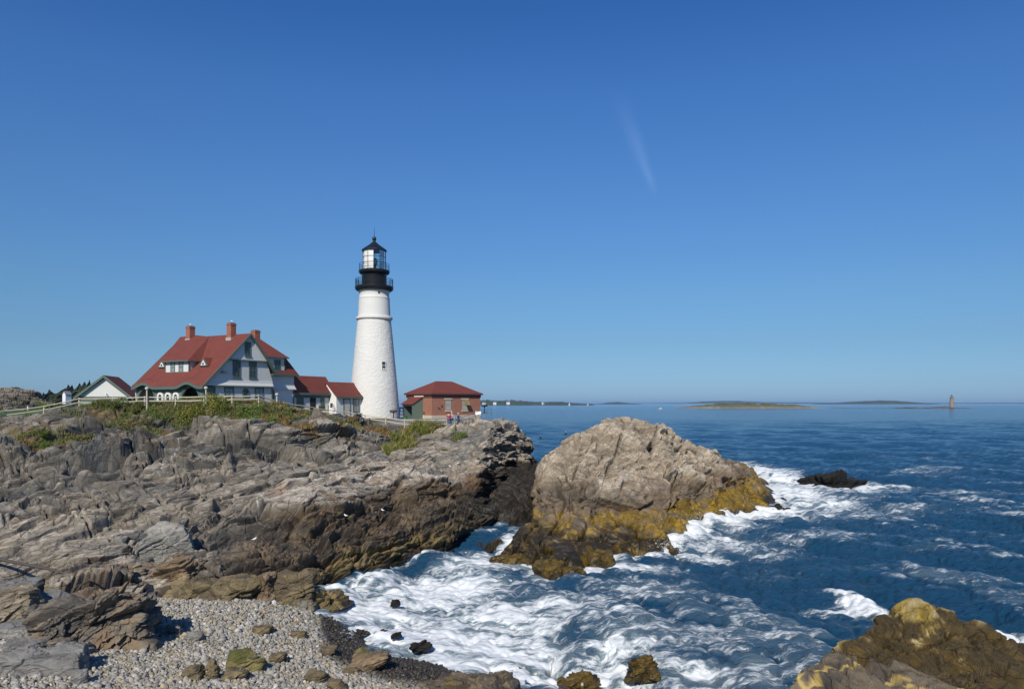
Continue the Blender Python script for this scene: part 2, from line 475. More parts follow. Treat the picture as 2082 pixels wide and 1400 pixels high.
# patches of plants on the bluff: px, py, Y, radius along x, radius along y, strength
VEG = [(30,925,64,6.5,3.0,1.1,'dry'),(80,905,67,3,2,.8,'green'),(120,870,76,4.5,2.2,.8,'green'),(200,848,79,4,2,.85,'green'),(250,838,80,4,2.5,1,'green'),(420,836,78,8,2.6,1.1,'green'),
       (530,836,78.5,5,2.6,1.1,'green'),(510,858,75,3.5,2.2,.9,'green'),(600,850,82,4,2.4,1,'mixed'),(650,862,83,5,2.8,1,'mixed'),(705,866,86,3,1.7,1,'green'),(760,872,87,4,2.2,1,'dry'),
       (822,897,85.5,1.9,2.6,.95,'reed'),(797,917,81,1.2,1.9,.85,'reed'),(858,886,88,2.0,1.3,.85,'reed'),(330,832,79,7,2,.9,'mixed'),(270,905,67,3.2,1.7,.85,'red'),(160,905,69,4,1.8,.65,'mixed'),(255,870,74,4,2,.9,'green'),
       (560,880,75,5,2,.9,'dry'),(470,868,74,2.5,1.5,.7,'dry'),(930,882,87,1.2,1,.8,'green'),(840,953,74.5,.8,.5,.7,'dry'),(905,905,84,1,.8,.5,'green'),(330,872,74,3,1,.5,'dry'),(690,900,79,3,1.4,.6,'dry'),(40,900,68,4,2,.6,'green')]
def veg_field(x, y):
    v = np.zeros_like(x)
    for px, py, Y, rx, ry, s, k in VEG:
        X = (px - CX) / FPX * Y
        v = np.maximum(v, s * np.exp(-((x - X) / rx) ** 2 - ((y - Y) / ry) ** 2))
    # level ground behind the fence
    fx = np.interp(x, [-60,-53,-48,-40,-30,-26,-22.4,-18.5,-13,-8,-4], [76,78,82,81,79.5,84,90,93,90,89,92])
    top = sstep(-1.0, .6, y - fx) * sstep(-2.2, -6, x - (y - 90) * .12)
    return np.maximum(v, top), top

def head_color(P, N, joint, rnd, veg, isle=False):
    n = len(P); z = P[:, 2]
    nA = fbm(P, 9, 4, 3); nB = fbm(P * np.array((1, 1, 2.5)), 2.0, 4, 8); nC = fbm(P, .5, 3, 21)
    tan_, grey, brown, pale = C(.335,.29,.23), C(.19,.186,.178), C(.235,.168,.112), C(.45,.405,.34)
    if isle: tan_, grey = C(.40,.325,.235), C(.28,.235,.175)
    c = mix(np.broadcast_to(grey, (n, 3)), np.broadcast_to(tan_, (n, 3)), sstep(-.35, .35, nA + rnd * .45 + (.15 if not isle else .3)))
    c = mix(c, np.broadcast_to(brown, (n, 3)), .75 * sstep(.12, .5, nB + rnd * .3 - .05))
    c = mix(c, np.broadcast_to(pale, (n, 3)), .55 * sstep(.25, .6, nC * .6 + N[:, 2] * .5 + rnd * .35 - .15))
    c = c * ((1 + .28 * nC) * (1 + .35 * np.clip(rnd, -1, 1)) * (.34 + .66 * joint))[:, None]
    rough = np.full(n, .85, np.float32)
    return c, rough, nA, nB, nC

def land_sheet(name, F, t0, t1, nc, Y0, Y1, nr, octs, seed, colour, amp_fn, kz=2.0, zcut=-1.2, lam=.05, wt=None, fine=None, jsets=None, extra=None, frame=None):
    X, Y, Z = sheet(lambda x, y: F(x, y), t0, t1, nc, Y0, Y1, nr, kz, wt=wt)
    N = grid_normals(X, Y, Z).reshape(-1, 3)
    P = np.stack((X, Y, Z), 2).reshape(-1, 3)
    fr = bedframe(*(frame or (STRIKE, DIP)))
    D, joint, rnd = rock_disp(P, fr, octs, seed, lam, fine(P) if fine else None, jsets)
    if extra: D = D + extra(P)
    amp, veg = amp_fn(P)
    V = relax(P + N * (D * amp)[:, None], nc, nr, .08)
    N2 = grid_normals(*[V[:, i].reshape(nc, nr) for i in range(3)]).reshape(-1, 3)
    col = colour(V, N2, joint, rnd, veg)
    global LAST_V
    LAST_V = V
    keep = (V[:, 2] > zcut)
    Fc = grid_faces(nc, nr, keep)
    V, Fc, at = compact(V, Fc, {'col': ('FLOAT_COLOR', col)})
    return np_mesh(name, V, Fc, ROCK, None, False, at)

def amp_head(P):
    v, top = veg_field(P[:, 0], P[:, 1])
    flat = fbm(P, 7, 2, 91)
    a = (1 - .97 * top) * (1 - .55 * np.clip(v, 0, 1)) * (.72 + .5 * sstep(-.3, .4, flat))
    a = a * (1 + .45 * sstep(5.0, 6.5, P[:, 2]) * sstep(83, 79, P[:, 1]))
    a = a * (1 - .55 * sstep(81, 86, P[:, 1]) * sstep(0, -3, P[:, 0]) * sstep(-12, -9, P[:, 0]))
    return a.astype(np.float32), v

def col_head(P, N, joint, rnd, veg):
    c, rough, nA, nB, nC = head_color(P, N, joint, rnd, veg)
    n = len(P); x, y, z = P.T
    slab = np.zeros(n)
    for px, py, Y, rx, ry in ((700,985,64,10,7),(560,1000,58,6,5),(860,965,74,6,5),(990,880,84,6,6),(180,1080,46,7,4)):
        slab = np.maximum(slab, np.exp(-((x - (px - CX) / FPX * Y) / rx) ** 2 - ((y - Y) / ry) ** 2))
    c = c * (.74 + .34 * slab)[:, None]
    # tide-stained lower rock
    hw = 3.5 + .5 * sstep(-22, -12, x) + 1.0 * nA + .5 * nB  - .8 * sstep(-4, 0, x) * sstep(66, 78, y)
    wet = sstep(.5, -.5, z - hw) * sstep(-21, -14, x + .1 * (y - 40)) 
    dk = mix(np.broadcast_to(C(.052,.040,.028), (n, 3)), np.broadcast_to(C(.11,.076,.043), (n, 3)), sstep(-.2, .4, nB + rnd * .5))
    c = mix(c, dk * (1 + .3 * nC)[:, None], .94 * wet)
    ol = sstep(1.9, 1.0, z - .5 * nB) * wet * sstep(-.3, .25, nC + rnd * .4)
    c = mix(c, np.broadcast_to(C(.20,.145,.055), (n, 3)), .8 * ol)
    low = sstep(.75, .25, z - .25 * nB) * (y > 41)
    c = mix(c, np.broadcast_to(C(.035,.025,.012), (n, 3)), low)
    rough = rough - .3 * wet - .15 * low
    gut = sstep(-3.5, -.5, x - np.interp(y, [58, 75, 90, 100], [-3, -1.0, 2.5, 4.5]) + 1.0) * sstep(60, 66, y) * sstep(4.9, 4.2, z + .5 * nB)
    c = mix(c, np.broadcast_to(C(.026,.021,.016), (n, 3)) * (1 + .7 * nC)[:, None], gut)  # dark boulders of the gut, blackened further with shade put into the colour
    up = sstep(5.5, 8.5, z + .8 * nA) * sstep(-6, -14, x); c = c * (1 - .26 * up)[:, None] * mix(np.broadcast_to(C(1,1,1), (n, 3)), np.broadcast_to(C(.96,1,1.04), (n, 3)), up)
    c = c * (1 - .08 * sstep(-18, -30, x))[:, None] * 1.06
    # rust-stained patches
    for px, py, Y, r in [(960,965,73.5,2.2),(900,955,75,1.5),(100,1185,38,1.1),(60,1180,38.3,.8),(125,1020,51,1.2),(560,1010,57,1.5)]:
        X = (px - CX) / FPX * Y
        c = mix(c, np.broadcast_to(C(.27,.155,.085), (n, 3)), .4 * np.exp(-((x - X) ** 2 + (y - Y) ** 2) / r ** 2) * sstep(-.3, .3, nC + nB))
    # quartz vein
    for a, b, w in [((538,968),(523,1022),.045),((540,955),(548,940),.03),((365,905),(330,965),.05),((330,965),(318,985),.04)]:
        A = W0(*a, 5.6)[:2] if a[1] < 970 else W0(*a, 4.6)[:2]; B = W0(*b, 4.6)[:2] if b[1] > 1000 else W0(*b, 5.8)[:2]
        if a[0] < 400: A = W(a[0], a[1], 67.5 if a[1] < 930 else 59.5)[:2]; B = W(b[0], b[1], 59.5 if b[1] < 970 else 57)[:2]
        ab = B - A; ap = P[:, :2] - A; t = np.clip(ap @ ab / (ab @ ab), 0, 1)
        dd = np.linalg.norm(ap - t[:, None] * ab + .3 * np.stack((nC, nB), 1), axis=1)
        c = mix(c, np.broadcast_to(C(.62,.60,.55), (n, 3)), .7 * sstep(w * 2.2, w * .5, dd) * sstep(-.5, .2, nC + .3))
    # soil and turf
    v2 = sstep(.38, .60, veg + .25 * nC + .2 * nB)
    soil = mix(np.broadcast_to(C(.10,.095,.035), (n, 3)), np.broadcast_to(C(.16,.115,.06), (n, 3)), sstep(-.2, .3, nB))
    c = mix(c, soil * (1 + .3 * nC)[:, None], v2)
    turf = sstep(-50, -54, x) * sstep(79, 83, y) * v2
    c = mix(c, np.broadcast_to(C(.05,.11,.03), (n, 3)), turf)
    pave = sstep(-18, -16, x) * sstep(90.5, 92.5, y) * sstep(.7, .9, veg)
    c = mix(c, np.broadcast_to(C(.25,.24,.23), (n, 3)), pave)
    return np.c_[np.clip(c * .90, .01, .8), np.clip(rough, .25, .95)]

def fine_head(P):
    m = sstep(-.15, .35, fbm(P, 7, 3, 210))
    for px, py, Y, rx, ry in ((700,985,64,9,6),(560,1000,58,5,4),(850,965,73,5,4),(420,1010,55,5,3)):
        m = m * (1 - .9 * np.exp(-((P[:, 0] - (px - CX) / FPX * Y) / rx) ** 2 - ((P[:, 1] - Y) / ry) ** 2))
    m = np.maximum(m, .75 * sstep(3.6, 2.4, P[:, 2]))
    return (.22 + .95 * m).astype(np.float32)
OCT_H = [(10, 1.0, (2.0, 1.3, .5), .7, .12), (4.2, .85, (2.0, 1.35, .50), .9, .30), (1.7, .42, (1.9, 1.2, .42), 1.0, .34), (.72, .20, (1.8, 1.2, .42), 1.1, .42), (.30, .085, (1.7, 1.2, .45), 1.1, .4)]
tt = lambda px: (px - CX) / FPX
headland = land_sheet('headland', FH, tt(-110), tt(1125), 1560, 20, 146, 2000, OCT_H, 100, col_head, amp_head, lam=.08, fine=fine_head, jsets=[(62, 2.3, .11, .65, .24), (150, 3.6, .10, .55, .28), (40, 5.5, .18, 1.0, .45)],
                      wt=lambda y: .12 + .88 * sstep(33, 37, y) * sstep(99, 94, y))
tag(headland, kind='structure')
class Surf:
    """the finished rock surface, kept as the highest point of each small cell"""
    def __init__(s, V, x0, x1, y0, y1, st):
        s.x0, s.y0, s.st = x0, y0, st; s.nx, s.ny = int((x1 - x0) / st), int((y1 - y0) / st); s.g = np.full((s.nx, s.ny), -99.0)
        i = ((V[:, 0] - x0) / st).astype(int); j = ((V[:, 1] - y0) / st).astype(int); m = (i >= 0) & (j >= 0) & (i < s.nx) & (j < s.ny)
        np.maximum.at(s.g, (i[m], j[m]), V[m, 2])
    def __call__(s, x, y):
        i = np.clip(((x - s.x0) / s.st).astype(int), 0, s.nx - 1); j = np.clip(((y - s.y0) / s.st).astype(int), 0, s.ny - 1); v = s.g[i, j]
        return np.where(v > -50, v, FH(x, y))
FS = Surf(LAST_V, -70, 6, 30, 100, .2)

OCT_I = [(9, .35, (1.2, 1.1, .8), .8, .1), (4.0, .62, (1.2, 1.1, .8), .9, .28), (1.9, .36, (1.1, 1.1, .75), 1.0, .34), (.8, .17, (1.2, 1.1, .6), 1.0, .36), (.32, .07, (1.3, 1.1, .6), 1.0, .35)]
def col_isle(P, N, joint, rnd, veg):
    c, rough, nA, nB, nC = head_color(P, N, joint, rnd, veg, True)
    n = len(P); x, y, z = P.T
    mid = sstep(.9, -.9, z - (4.3 + .8 * nA + .5 * nB + .6 * sstep(18, 28, x)))
    c = mix(c, mix(np.broadcast_to(C(.075,.058,.04), (n, 3)), np.broadcast_to(C(.145,.10,.06), (n, 3)), sstep(-.2, .3, nB + rnd * .4)) * (1 + .3 * nC)[:, None], .85 * mid)
    vein = 1 - np.abs(fbm(P, 1.1, 3, 77)) * 4.5
    right = sstep(7, 14, x)
    wz = 2.3 + .5 * nB + .55 * sstep(15, 26, x)
    weed = sstep(.25, -.25, z - wz) * np.clip(sstep(.15, .6, vein) * 1.0 + right * sstep(-.1, .25, nB + nA + rnd * .5) + sstep(2.0, 1.2, z) * sstep(-.2, .15, nB), 0, 1)
    wc = mix(np.broadcast_to(C(.28,.172,.014), (n, 3)), np.broadcast_to(C(.17,.105,.012), (n, 3)), sstep(-.3, .3, nC + nB * .5))
    wc = mix(wc, np.broadcast_to(C(.36,.25,.07), (n, 3)), .6 * (1 - right) * sstep(-.1, .3, nC))
    c = mix(c, wc, weed)
    frond = fbm(P * np.array((1, 1, .35)), .45, 3, 440); weed_dark = sstep(.12, -.02, np.abs(frond)) * weed
    c = mix(c, np.broadcast_to(C(.06,.042,.012), (n, 3)), .65 * weed_dark)
    low = sstep(.45, -.15, z - (1.5 - .85 * right + .3 * nB))
    lc = mix(np.broadcast_to(C(.035,.026,.012), (n, 3)), np.broadcast_to(C(.105,.066,.008), (n, 3)), sstep(.05, .5, nC + nB * .6))
    c = mix(c, lc, low)
    rough = rough - .25 * weed - .4 * low - .1 * mid
    return np.c_[np.clip(c * .86, .01, .8), np.clip(rough, .3, .95)]
def amp_isle(P):
    return (.55 + .45 * sstep(.2, 2.5, P[:, 2]) ).astype(np.float32), np.zeros(len(P), np.float32)
isle = land_sheet('rock_island', FI, tt(985), tt(1680), 760, 45, 121, 1100, OCT_I, 300, col_isle, amp_isle, lam=.06, fine=lambda P: (.35 + .7 * sstep(-.25, .35, fbm(P, 5, 3, 310))).astype(np.float32),
                  jsets=[(75, 2.6, .12, .45, .25), (165, 3.4, .10, .4, .25), (112, 6.0, .18, .7, .3)], extra=lambda P: (.16 * np.abs(fbm(P * np.array((1, 1, .35)), .45, 3, 440)) - .03) * sstep(2.6, 1.6, P[:, 2]))
tag(isle, 'big pale domed sea rock with mustard seaweed skirt, across the dark gut from the headland', 'sea rock')

# ------------------------------------------------------------------ camera, sun, sky
cam = bpy.data.cameras.new('camera'); co = bpy.data.objects.new('camera', cam); COL.objects.link(co)
co.location = (0, 0, ZC); co.rotation_euler = (radians(90), 0, 0)
cam.sensor_width = 36; cam.lens = 36 * FPX / 2082; cam.shift_y = (HY - 700) / 2082; cam.clip_start = .5; cam.clip_end = 90000
SC.camera = co
SUN_AZ, SUN_EL = 13, 38      # degrees left of straight behind the camera, height
sd = Vector((-sin(radians(SUN_AZ)) * cos(radians(SUN_EL)), -cos(radians(SUN_AZ)) * cos(radians(SUN_EL)), sin(radians(SUN_EL))))
sl = bpy.data.lights.new('sun', 'SUN'); sl.energy = 5.0; sl.angle = radians(.53); sl.color = (1, .93, .80)
so = bpy.data.objects.new('sun', sl); COL.objects.link(so); so.rotation_euler = sd.to_track_quat('Z', 'Y').to_euler(); so.location = (-40, -60, 80)

SKYTINT = [(0.0, (.31, .50, .90)), (1.0, (.20, .48, .86)), (.0818, (.303, .489, .862)), (.217, (.313, .472, .672)), (.312, (.352, .541, .722)), (.454, (.369, .611, .872)), (.56, (.331, .623, .966)), (.638, (.243, .556, .953))]
wd = bpy.data.worlds.new('World'); SC.world = wd; wd.use_nodes = True
k = NT(wd.node_tree); bg = k.n['Background']
sky = k.new('ShaderNodeTexSky', sky_type='NISHITA'); sky.sun_disc = False
sky.sun_elevation = radians(SUN_EL); sky.sun_rotation = atan2(sd.x, sd.y)
sky.altitude = 0; sky.air_density = 1.0; sky.dust_density = .4; sky.ozone_density = 3.0
bg.inputs[1].default_value = .12
tc = k.new('ShaderNodeTexCoord'); sx = k.new('ShaderNodeSeparateXYZ', ins={0: tc.outputs['Generated']})
cr = k.new('ShaderNodeValToRGB', ins={0: k.math('POWER', k.math('MAXIMUM', sx.outputs[2], 0.0), .6)})
el = cr.color_ramp.elements
for i, (pp, c) in enumerate(SKYTINT):
    e = el[i] if i < 2 else el.new(pp)
    e.position = pp; e.color = c + (1,)
skyc = k.mixc(1.0, sky.outputs[0], cr.outputs[0], 'MULTIPLY')
# a thin old vapour trail high in the sky
A3, B3 = (Vector(W(*q, 1.0)) - Vector((0, 0, ZC)) for q in ((1256, 190), (1334, 400)))
A3.normalize(); B3.normalize(); e1 = (A3 + B3).normalized(); nn3 = A3.cross(B3).normalized(); e2 = nn3.cross(e1).normalized(); half_ = B3.dot(e2) / B3.dot(e1)
dot = lambda v: k.new('ShaderNodeVectorMath', operation='DOT_PRODUCT', ins={0: tc.outputs['Generated'], 1: tuple(v)}).outputs['Value']
along = k.math('DIVIDE', k.math('DIVIDE', dot(e2), dot(e1)), half_)
wn3 = k.new('ShaderNodeTexNoise', ins={'Vector': tc.outputs['Generated'], 'Scale': 26.0, 'Detail': 5.0})
across = k.math('ADD', dot(nn3), k.math('MULTIPLY', k.math('SUBTRACT', wn3.outputs[0], .5), .006))
wid3 = k.math('MULTIPLY_ADD', along, -.0042, .0072)
g3 = k.math('POWER', 2.718, k.math('MULTIPLY', k.math('POWER', k.math('ABSOLUTE', k.math('DIVIDE', across, wid3)), 2.0), -1.0))
win3 = k.math('MULTIPLY', k.ramp(along, -1.25, .45), k.math('SUBTRACT', 1.0, k.ramp(along, .55, 1.05)))
front = k.math('GREATER_THAN', dot(e1), .5)
tm = k.math('MULTIPLY', k.math('MULTIPLY', g3, win3), k.math('MULTIPLY', front, k.math('MULTIPLY_ADD', wn3.outputs[0], .8, .3)))
add3 = k.new('ShaderNodeVectorMath', operation='MULTIPLY_ADD', ins={0: (.50, .56, .56), 1: (1, 1, 1), 2: skyc})
k.l.new(k.mixc(k.math('MULTIPLY', tm, .9), skyc, add3.outputs[0]), bg.inputs[0])

SC.view_settings.view_transform = 'Standard'; SC.view_settings.look = 'None'; SC.view_settings.gamma = 1; SC.view_settings.exposure = 0
SC.render.engine = 'CYCLES'
SC.cycles.use_denoising = True
SC.cycles.max_bounces = 6; SC.cycles.diffuse_bounces = 2; SC.cycles.glossy_bounces = 3; SC.cycles.transmission_bounces = 4; SC.cycles.transparent_max_bounces = 8
SC.cycles.caustics_reflective = False; SC.cycles.caustics_refractive = False

# ------------------------------------------------------------------ sea
def sea_material():
    m, k, b = new_mat('sea water')
    at = k.new('ShaderNodeAttribute', attribute_name='foam')
    geo = k.new('ShaderNodeNewGeometry'); pos = geo.outputs['Position']
    b.inputs['Base Color'].default_value = (.013, .068, .142, 1)
    b.inputs['Roughness'].default_value = .12; b.inputs['IOR'].default_value = 1.333; b.inputs['Specular IOR Level'].default_value = .5
    mp = k.new('ShaderNodeMapping', ins={0: pos, 3: (.55, 1.2, 1)})
    n1 = k.new('ShaderNodeTexNoise', ins={'Vector': mp.outputs[0], 'Scale': 2.2, 'Detail': 7.0, 'Roughness': .68})
    mp2 = k.new('ShaderNodeMapping', ins={0: pos, 3: (.07, .14, 1)})
    n2 = k.new('ShaderNodeTexNoise', ins={'Vector': mp2.outputs[0], 'Scale': 2.6, 'Detail': 9.0, 'Roughness': .74})
    h = k.math('ADD', n1.outputs[0], k.math('MULTIPLY', n2.outputs[0], .8))
    bp = k.new('ShaderNodeBump', ins={'Strength': 1.0, 'Distance': .5, 'Height': h})
    k.l.new(bp.outputs[0], b.inputs['Normal'])
    # stringy foam: warped ridged noise, thresholded by how much foam lies there
    wn = k.new('ShaderNodeTexNoise', ins={'Vector': pos, 'Scale': .55, 'Detail': 3.0})
    wv = k.new('ShaderNodeVectorMath', operation='MULTIPLY_ADD', ins={0: wn.outputs['Color'], 1: (.8, .8, 0), 2: pos})
    mf = k.new('ShaderNodeMapping', ins={0: wv.outputs[0], 3: (.36, 1.0, .4)})
    f1 = k.new('ShaderNodeTexNoise', ins={'Vector': mf.outputs[0], 'Scale': .75, 'Detail': 7.0, 'Roughness': .66, 'Distortion': .2})
    r1 = k.math('ABSOLUTE', k.math('SUBTRACT', f1.outputs[0], .5))
    r1 = k.math('SUBTRACT', 1.0, k.math('MULTIPLY', r1, 6.5))
    f2 = k.new('ShaderNodeTexNoise', ins={'Vector': mf.outputs[0], 'Scale': .33, 'Detail': 6.0, 'Roughness': .7})
    def lace(sc, wid):
        mv = k.new('ShaderNodeMapping', ins={0: wv.outputs[0], 3: (.40, 1.0, .3)})
        v = k.new('ShaderNodeTexVoronoi', feature='DISTANCE_TO_EDGE', ins={'Vector': mv.outputs[0], 'Scale': sc, 'Randomness': 1.0})
        return k.math('SUBTRACT', 1.0, k.ramp(v.outputs['Distance'], 0.0, wid))
    lc = k.math('MAXIMUM', k.math('MULTIPLY', lace(.85, .20), .9), lace(2.3, .24))
    fine = k.new('ShaderNodeTexNoise', ins={'Vector': mf.outputs[0], 'Scale': 5.5, 'Detail': 7.0, 'Roughness': .8})
    mfr = k.new('ShaderNodeMapping', ins={0: wv.outputs[0], 3: (.42, 1.0, .4)})
    rm = k.new('ShaderNodeTexNoise', noise_type='RIDGED_MULTIFRACTAL', normalize=False, ins={'Vector': mfr.outputs[0], 'Scale': .9, 'Detail': 9.0, 'Roughness': .62, 'Lacunarity': 2.1, 'Offset': 1.0, 'Gain': 2.0})
    fil = k.ramp(rm.outputs[0], .55, 1.9)
    pat = k.math('ADD', k.math('ADD', k.math('ADD', k.math('MULTIPLY', fil, .75), k.math('MULTIPLY', lc, .10)), k.math('MULTIPLY', r1, .10)), k.math('ADD', k.math('MULTIPLY', k.math('SUBTRACT', f2.outputs[0], .5), 2.0), k.math('MULTIPLY', k.math('SUBTRACT', fine.outputs[0], .5), 2.6)))
    lvl = k.math('MULTIPLY_ADD', at.outputs['Fac'], 1.75, -1.56)
    cov = k.ramp(k.math('ADD', pat, lvl), -.20, .70)
    cov = k.math('MULTIPLY', k.math('POWER', cov, .85), .93); cov = k.math('MULTIPLY', cov, k.ramp(at.outputs['Fac'], .02, .25))
    fb = k.new('ShaderNodeBsdfPrincipled', ins={'Base Color': (.70, .725, .74, 1), 'Roughness': .75, 'Specular IOR Level': .2})
    bf = k.new('ShaderNodeBump', ins={'Strength': .6, 'Distance': .08, 'Height': f1.outputs[0]}); k.l.new(bf.outputs[0], fb.inputs['Normal'])
    # aerated water under the foam is paler and greener
    milk = k.ramp(k.math('ADD', at.outputs['Fac'], k.math('MULTIPLY', k.math('SUBTRACT', f2.outputs[0], .5), .7)), .15, .95)
    k.l.new(k.mixc(milk, (.013, .068, .142), (.26, .345, .375)), b.inputs['Base Color'])
    mx = k.new('ShaderNodeMixShader'); k.l.new(cov, mx.inputs[0]); k.l.new(b.outputs[0], mx.inputs[1]); k.l.new(fb.outputs[0], mx.inputs[2])
    k.l.new(mx.outputs[0], k.n['Material Output'].inputs['Surface'])
    return m
SEA = sea_material()

# breakers: polyline of (px, py on the water), crest height, half width, foam
BREAK = [([(1345,1128),(1385,1105),(1410,1080),(1450,1060),(1500,1042),(1560,1043)], .95, 1.1, 1.0),
         ([(1075,1352),(1130,1372),(1200,1378),(1290,1368),(1350,1350)], .55, .8, 1.0),
         ([(1690,1195),(1735,1218),(1790,1240),(1850,1248)], .75, .7, .9),
         ([(1960,1265),(2010,1290),(2060,1300),(2140,1330)], .9, 1.0, 1.0),
         ([(660,1212),(720,1190),(790,1165)], .35, 1.0, 1.0),
         ([(1515,948),(1560,965),(1600,985)], .5, 2.0, .95),
         ([(1740,998),(1775,990)], .4, 1.5, 1.0),
         ([(1200,1288),(1270,1270),(1340,1280)], .45, .9, .75),
         ([(1150,1340),(1220,1318),(1300,1320),(1380,1340)], .4, 1.0, .7)]
# floating foam: px, py, half sizes in px across and down, strength
FOAM = [(760,1230,110,38,1.0),(900,1190,170,35,.9),(1000,1150,120,16,.95),(830,1290,150,45,.95),(1000,1250,220,55,.72),(1000,1320,230,45,.9),(1150,1365,260,26,.9),(900,1335,140,30,1.0),
        (1250,1160,130,18,.75),(1330,1215,170,30,.5),(1300,1290,120,22,.55),(1440,1385,180,28,.6),(1560,1375,60,40,.55),(1480,1100,110,26,.6),(1420,1128,60,16,.85),
        (1560,960,60,22,.95),(1600,1000,90,30,.85),(1560,1042,130,14,.85),(1650,1040,150,22,.6),(1680,990,110,16,.75),(1800,990,90,9,.5),(1480,1060,60,16,1.0),
        (1750,1035,260,12,.42),(1960,955,200,5,.42),(1840,958,160,4,.4),(2030,1021,90,7,.62),(1930,1000,220,6,.36),(2020,1080,120,10,.4),(1900,1120,140,14,.28),(1790,1165,120,9,.3),(1650,1090,160,18,.36),
        (1690,1235,110,14,.5),(1560,1130,120,12,.38),(1850,930,150,4,.3),(1130,1150,70,10,.8),(1220,1165,50,12,.9),(1520,1165,140,22,.25),(1000,1122,80,7,.6),(1400,1330,150,20,.4)]
def foam_at(x, y):
    f = np.zeros_like(x)
    for px, py, rx, ry, s in FOAM:
        c = W0(px, py); dy = abs(W0(px, py - ry)[1] - W0(px, py + ry)[1]) / 2; dx = rx / FPX * c[1]
        f = np.maximum(f, s * np.exp(-(((x - c[0]) / dx) ** 2 + ((y - c[1]) / dy) ** 2) * .8))
    # surf hugging the shores
    for poly, r, s in ((coastI, 1.3, .85), (coastH, .9, .55)):
        d = np.abs(sdf(np.c_[x, y], poly)); f = np.maximum(f, s * np.exp(-(d / r) ** 2) * ((y > 47) & (y < 84) | (x > 20)) * (1 if poly is coastI else (y < 58)))
    return f

def waves(P, space):
    """sum of travelling waves; anything finer than the local spacing is left to the bump"""
    r = np.random.default_rng(11); z = np.zeros(len(P)); dx = np.zeros(len(P)); dy = np.zeros(len(P))
    lam = np.geomspace(.42, 26, 64)
    for L in lam:
        th = radians(215 + r.normal(0, 24 if L > 5 else 48)); a = (.0185 * L ** .62 if L > 3.5 else .0255 * L ** .7) * r.uniform(.5, 1.3); kk = 2 * pi / L; ph = r.uniform(0, 6.28)
        w = sstep(2.0, 4.0, L / space); arg = kk * (P[:, 0] * cos(th) + P[:, 1] * sin(th)) + ph
        s, c = np.sin(arg), np.cos(arg); z += a * w * s; dx -= .8 * a * w * c * cos(th); dy -= .8 * a * w * c * sin(th)
    return z, dx, dy

def build_sea():
    py = np.concatenate((np.linspace(1500, 1415, 60)[:-1], np.linspace(1415, 905, 850)[:-1], np.linspace(905, 823, 150)))
    yy = (ZC * FPX / (py - HY)); yy = np.concatenate((yy, [5500, 9000, 20000, 60000]))
    px = np.concatenate((np.linspace(-900, -60, 60)[:-1], np.linspace(-60, 560, 120)[:-1], np.linspace(560, 2140, 1220)[:-1], np.linspace(2140, 3000, 60)))
    t = tt(px); nc, nr = len(t), len(yy)
    X = t[:, None] * yy[None]; Y = np.broadcast_to(yy, X.shape).copy()
    P = np.stack((X.ravel(), Y.ravel(), np.zeros(X.size)), 1)
    space = np.broadcast_to(np.maximum(np.gradient(yy), yy * 1.3 / FPX), X.shape).ravel()
    near = P[:, 1] < 900
    z = np.zeros(len(P)); dx = z.copy(); dy = z.copy(); fo = z.copy()
    q = P[near]; z[near], dx[near], dy[near] = waves(q, space[near])
    n1 = fbm(q, 6, 3, 5); n2 = fbm(q, 1.1, 4, 6)
    f = foam_at(q[:, 0] + 1.5 * n1, q[:, 1] + 1.5 * n1)
    crest = sstep(.30, .62, z[near] + .12 * n1) * .4
    f = np.maximum(f, crest * sstep(160, 60, q[:, 1]))
    brk = np.zeros(len(q)); nh = fbm(q, .45, 3, 15)
    for pts, hgt, wd_, s in BREAK:
        w = np.array([W0(*p)[:2] for p in pts]); best = np.full(len(q), 1e9); tpar = np.zeros(len(q)); sgn = np.zeros(len(q))
        m = (q[:, 0] > w[:, 0].min() - 6) & (q[:, 0] < w[:, 0].max() + 6) & (q[:, 1] > w[:, 1].min() - 8) & (q[:, 1] < w[:, 1].max() + 8)
        idx = np.where(m)[0]; qq = q[idx, :2] + .9 * np.stack((n1[idx], -n1[idx]), 1) + .2 * n2[idx][:, None]
        for i in range(len(w) - 1):
            ab = w[i + 1] - w[i]; ap = qq - w[i]; u = np.clip(ap @ ab / (ab @ ab), 0, 1); d = np.linalg.norm(ap - u[:, None] * ab, axis=1)
            b = d < best[idx]; bi = idx[b]; best[bi] = d[b]; tpar[bi] = (i + u[b]) / (len(w) - 1)
        e = np.sin(np.pi * np.clip(tpar[idx] * .9 + .05, 0, 1)) ** .5
        g = np.exp(-(best[idx] / (wd_ * 1.3)) ** 2) * e
        z[np.where(near)[0][idx]] += hgt * .8 * g * (1 + .25 * n2[idx] + .5 * n1[idx])
        brk[idx] = np.maximum(brk[idx], g); f[idx] = np.maximum(f[idx], s * np.exp(-(best[idx] / (wd_ * 1.5)) ** 2) * e * (1.0 + .7 * nh[idx] + .3 * n2[idx]))
    calm = 1 - .55 * sstep(.4, .9, f) * (q[:, 1] < 60); dx[near] *= calm; dy[near] *= calm; z[near] *= np.where(brk > .15, 1, calm)
    z[near] += .05 * sstep(.5, 1.0, f) * (n2 + .6 * fbm(q, .35, 3, 9))
    fo[near] = f
    V = P.copy(); V[:, 0] += dx; V[:, 1] += dy; V[:, 2] = z - .02
    # keep the sheet below the dry beach
    o = np_mesh('sea_water', V, grid_faces(nc, nr), SEA, None, True, {'foam': ('FLOAT', fo)})
    tag(o, kind='structure')
build_sea()

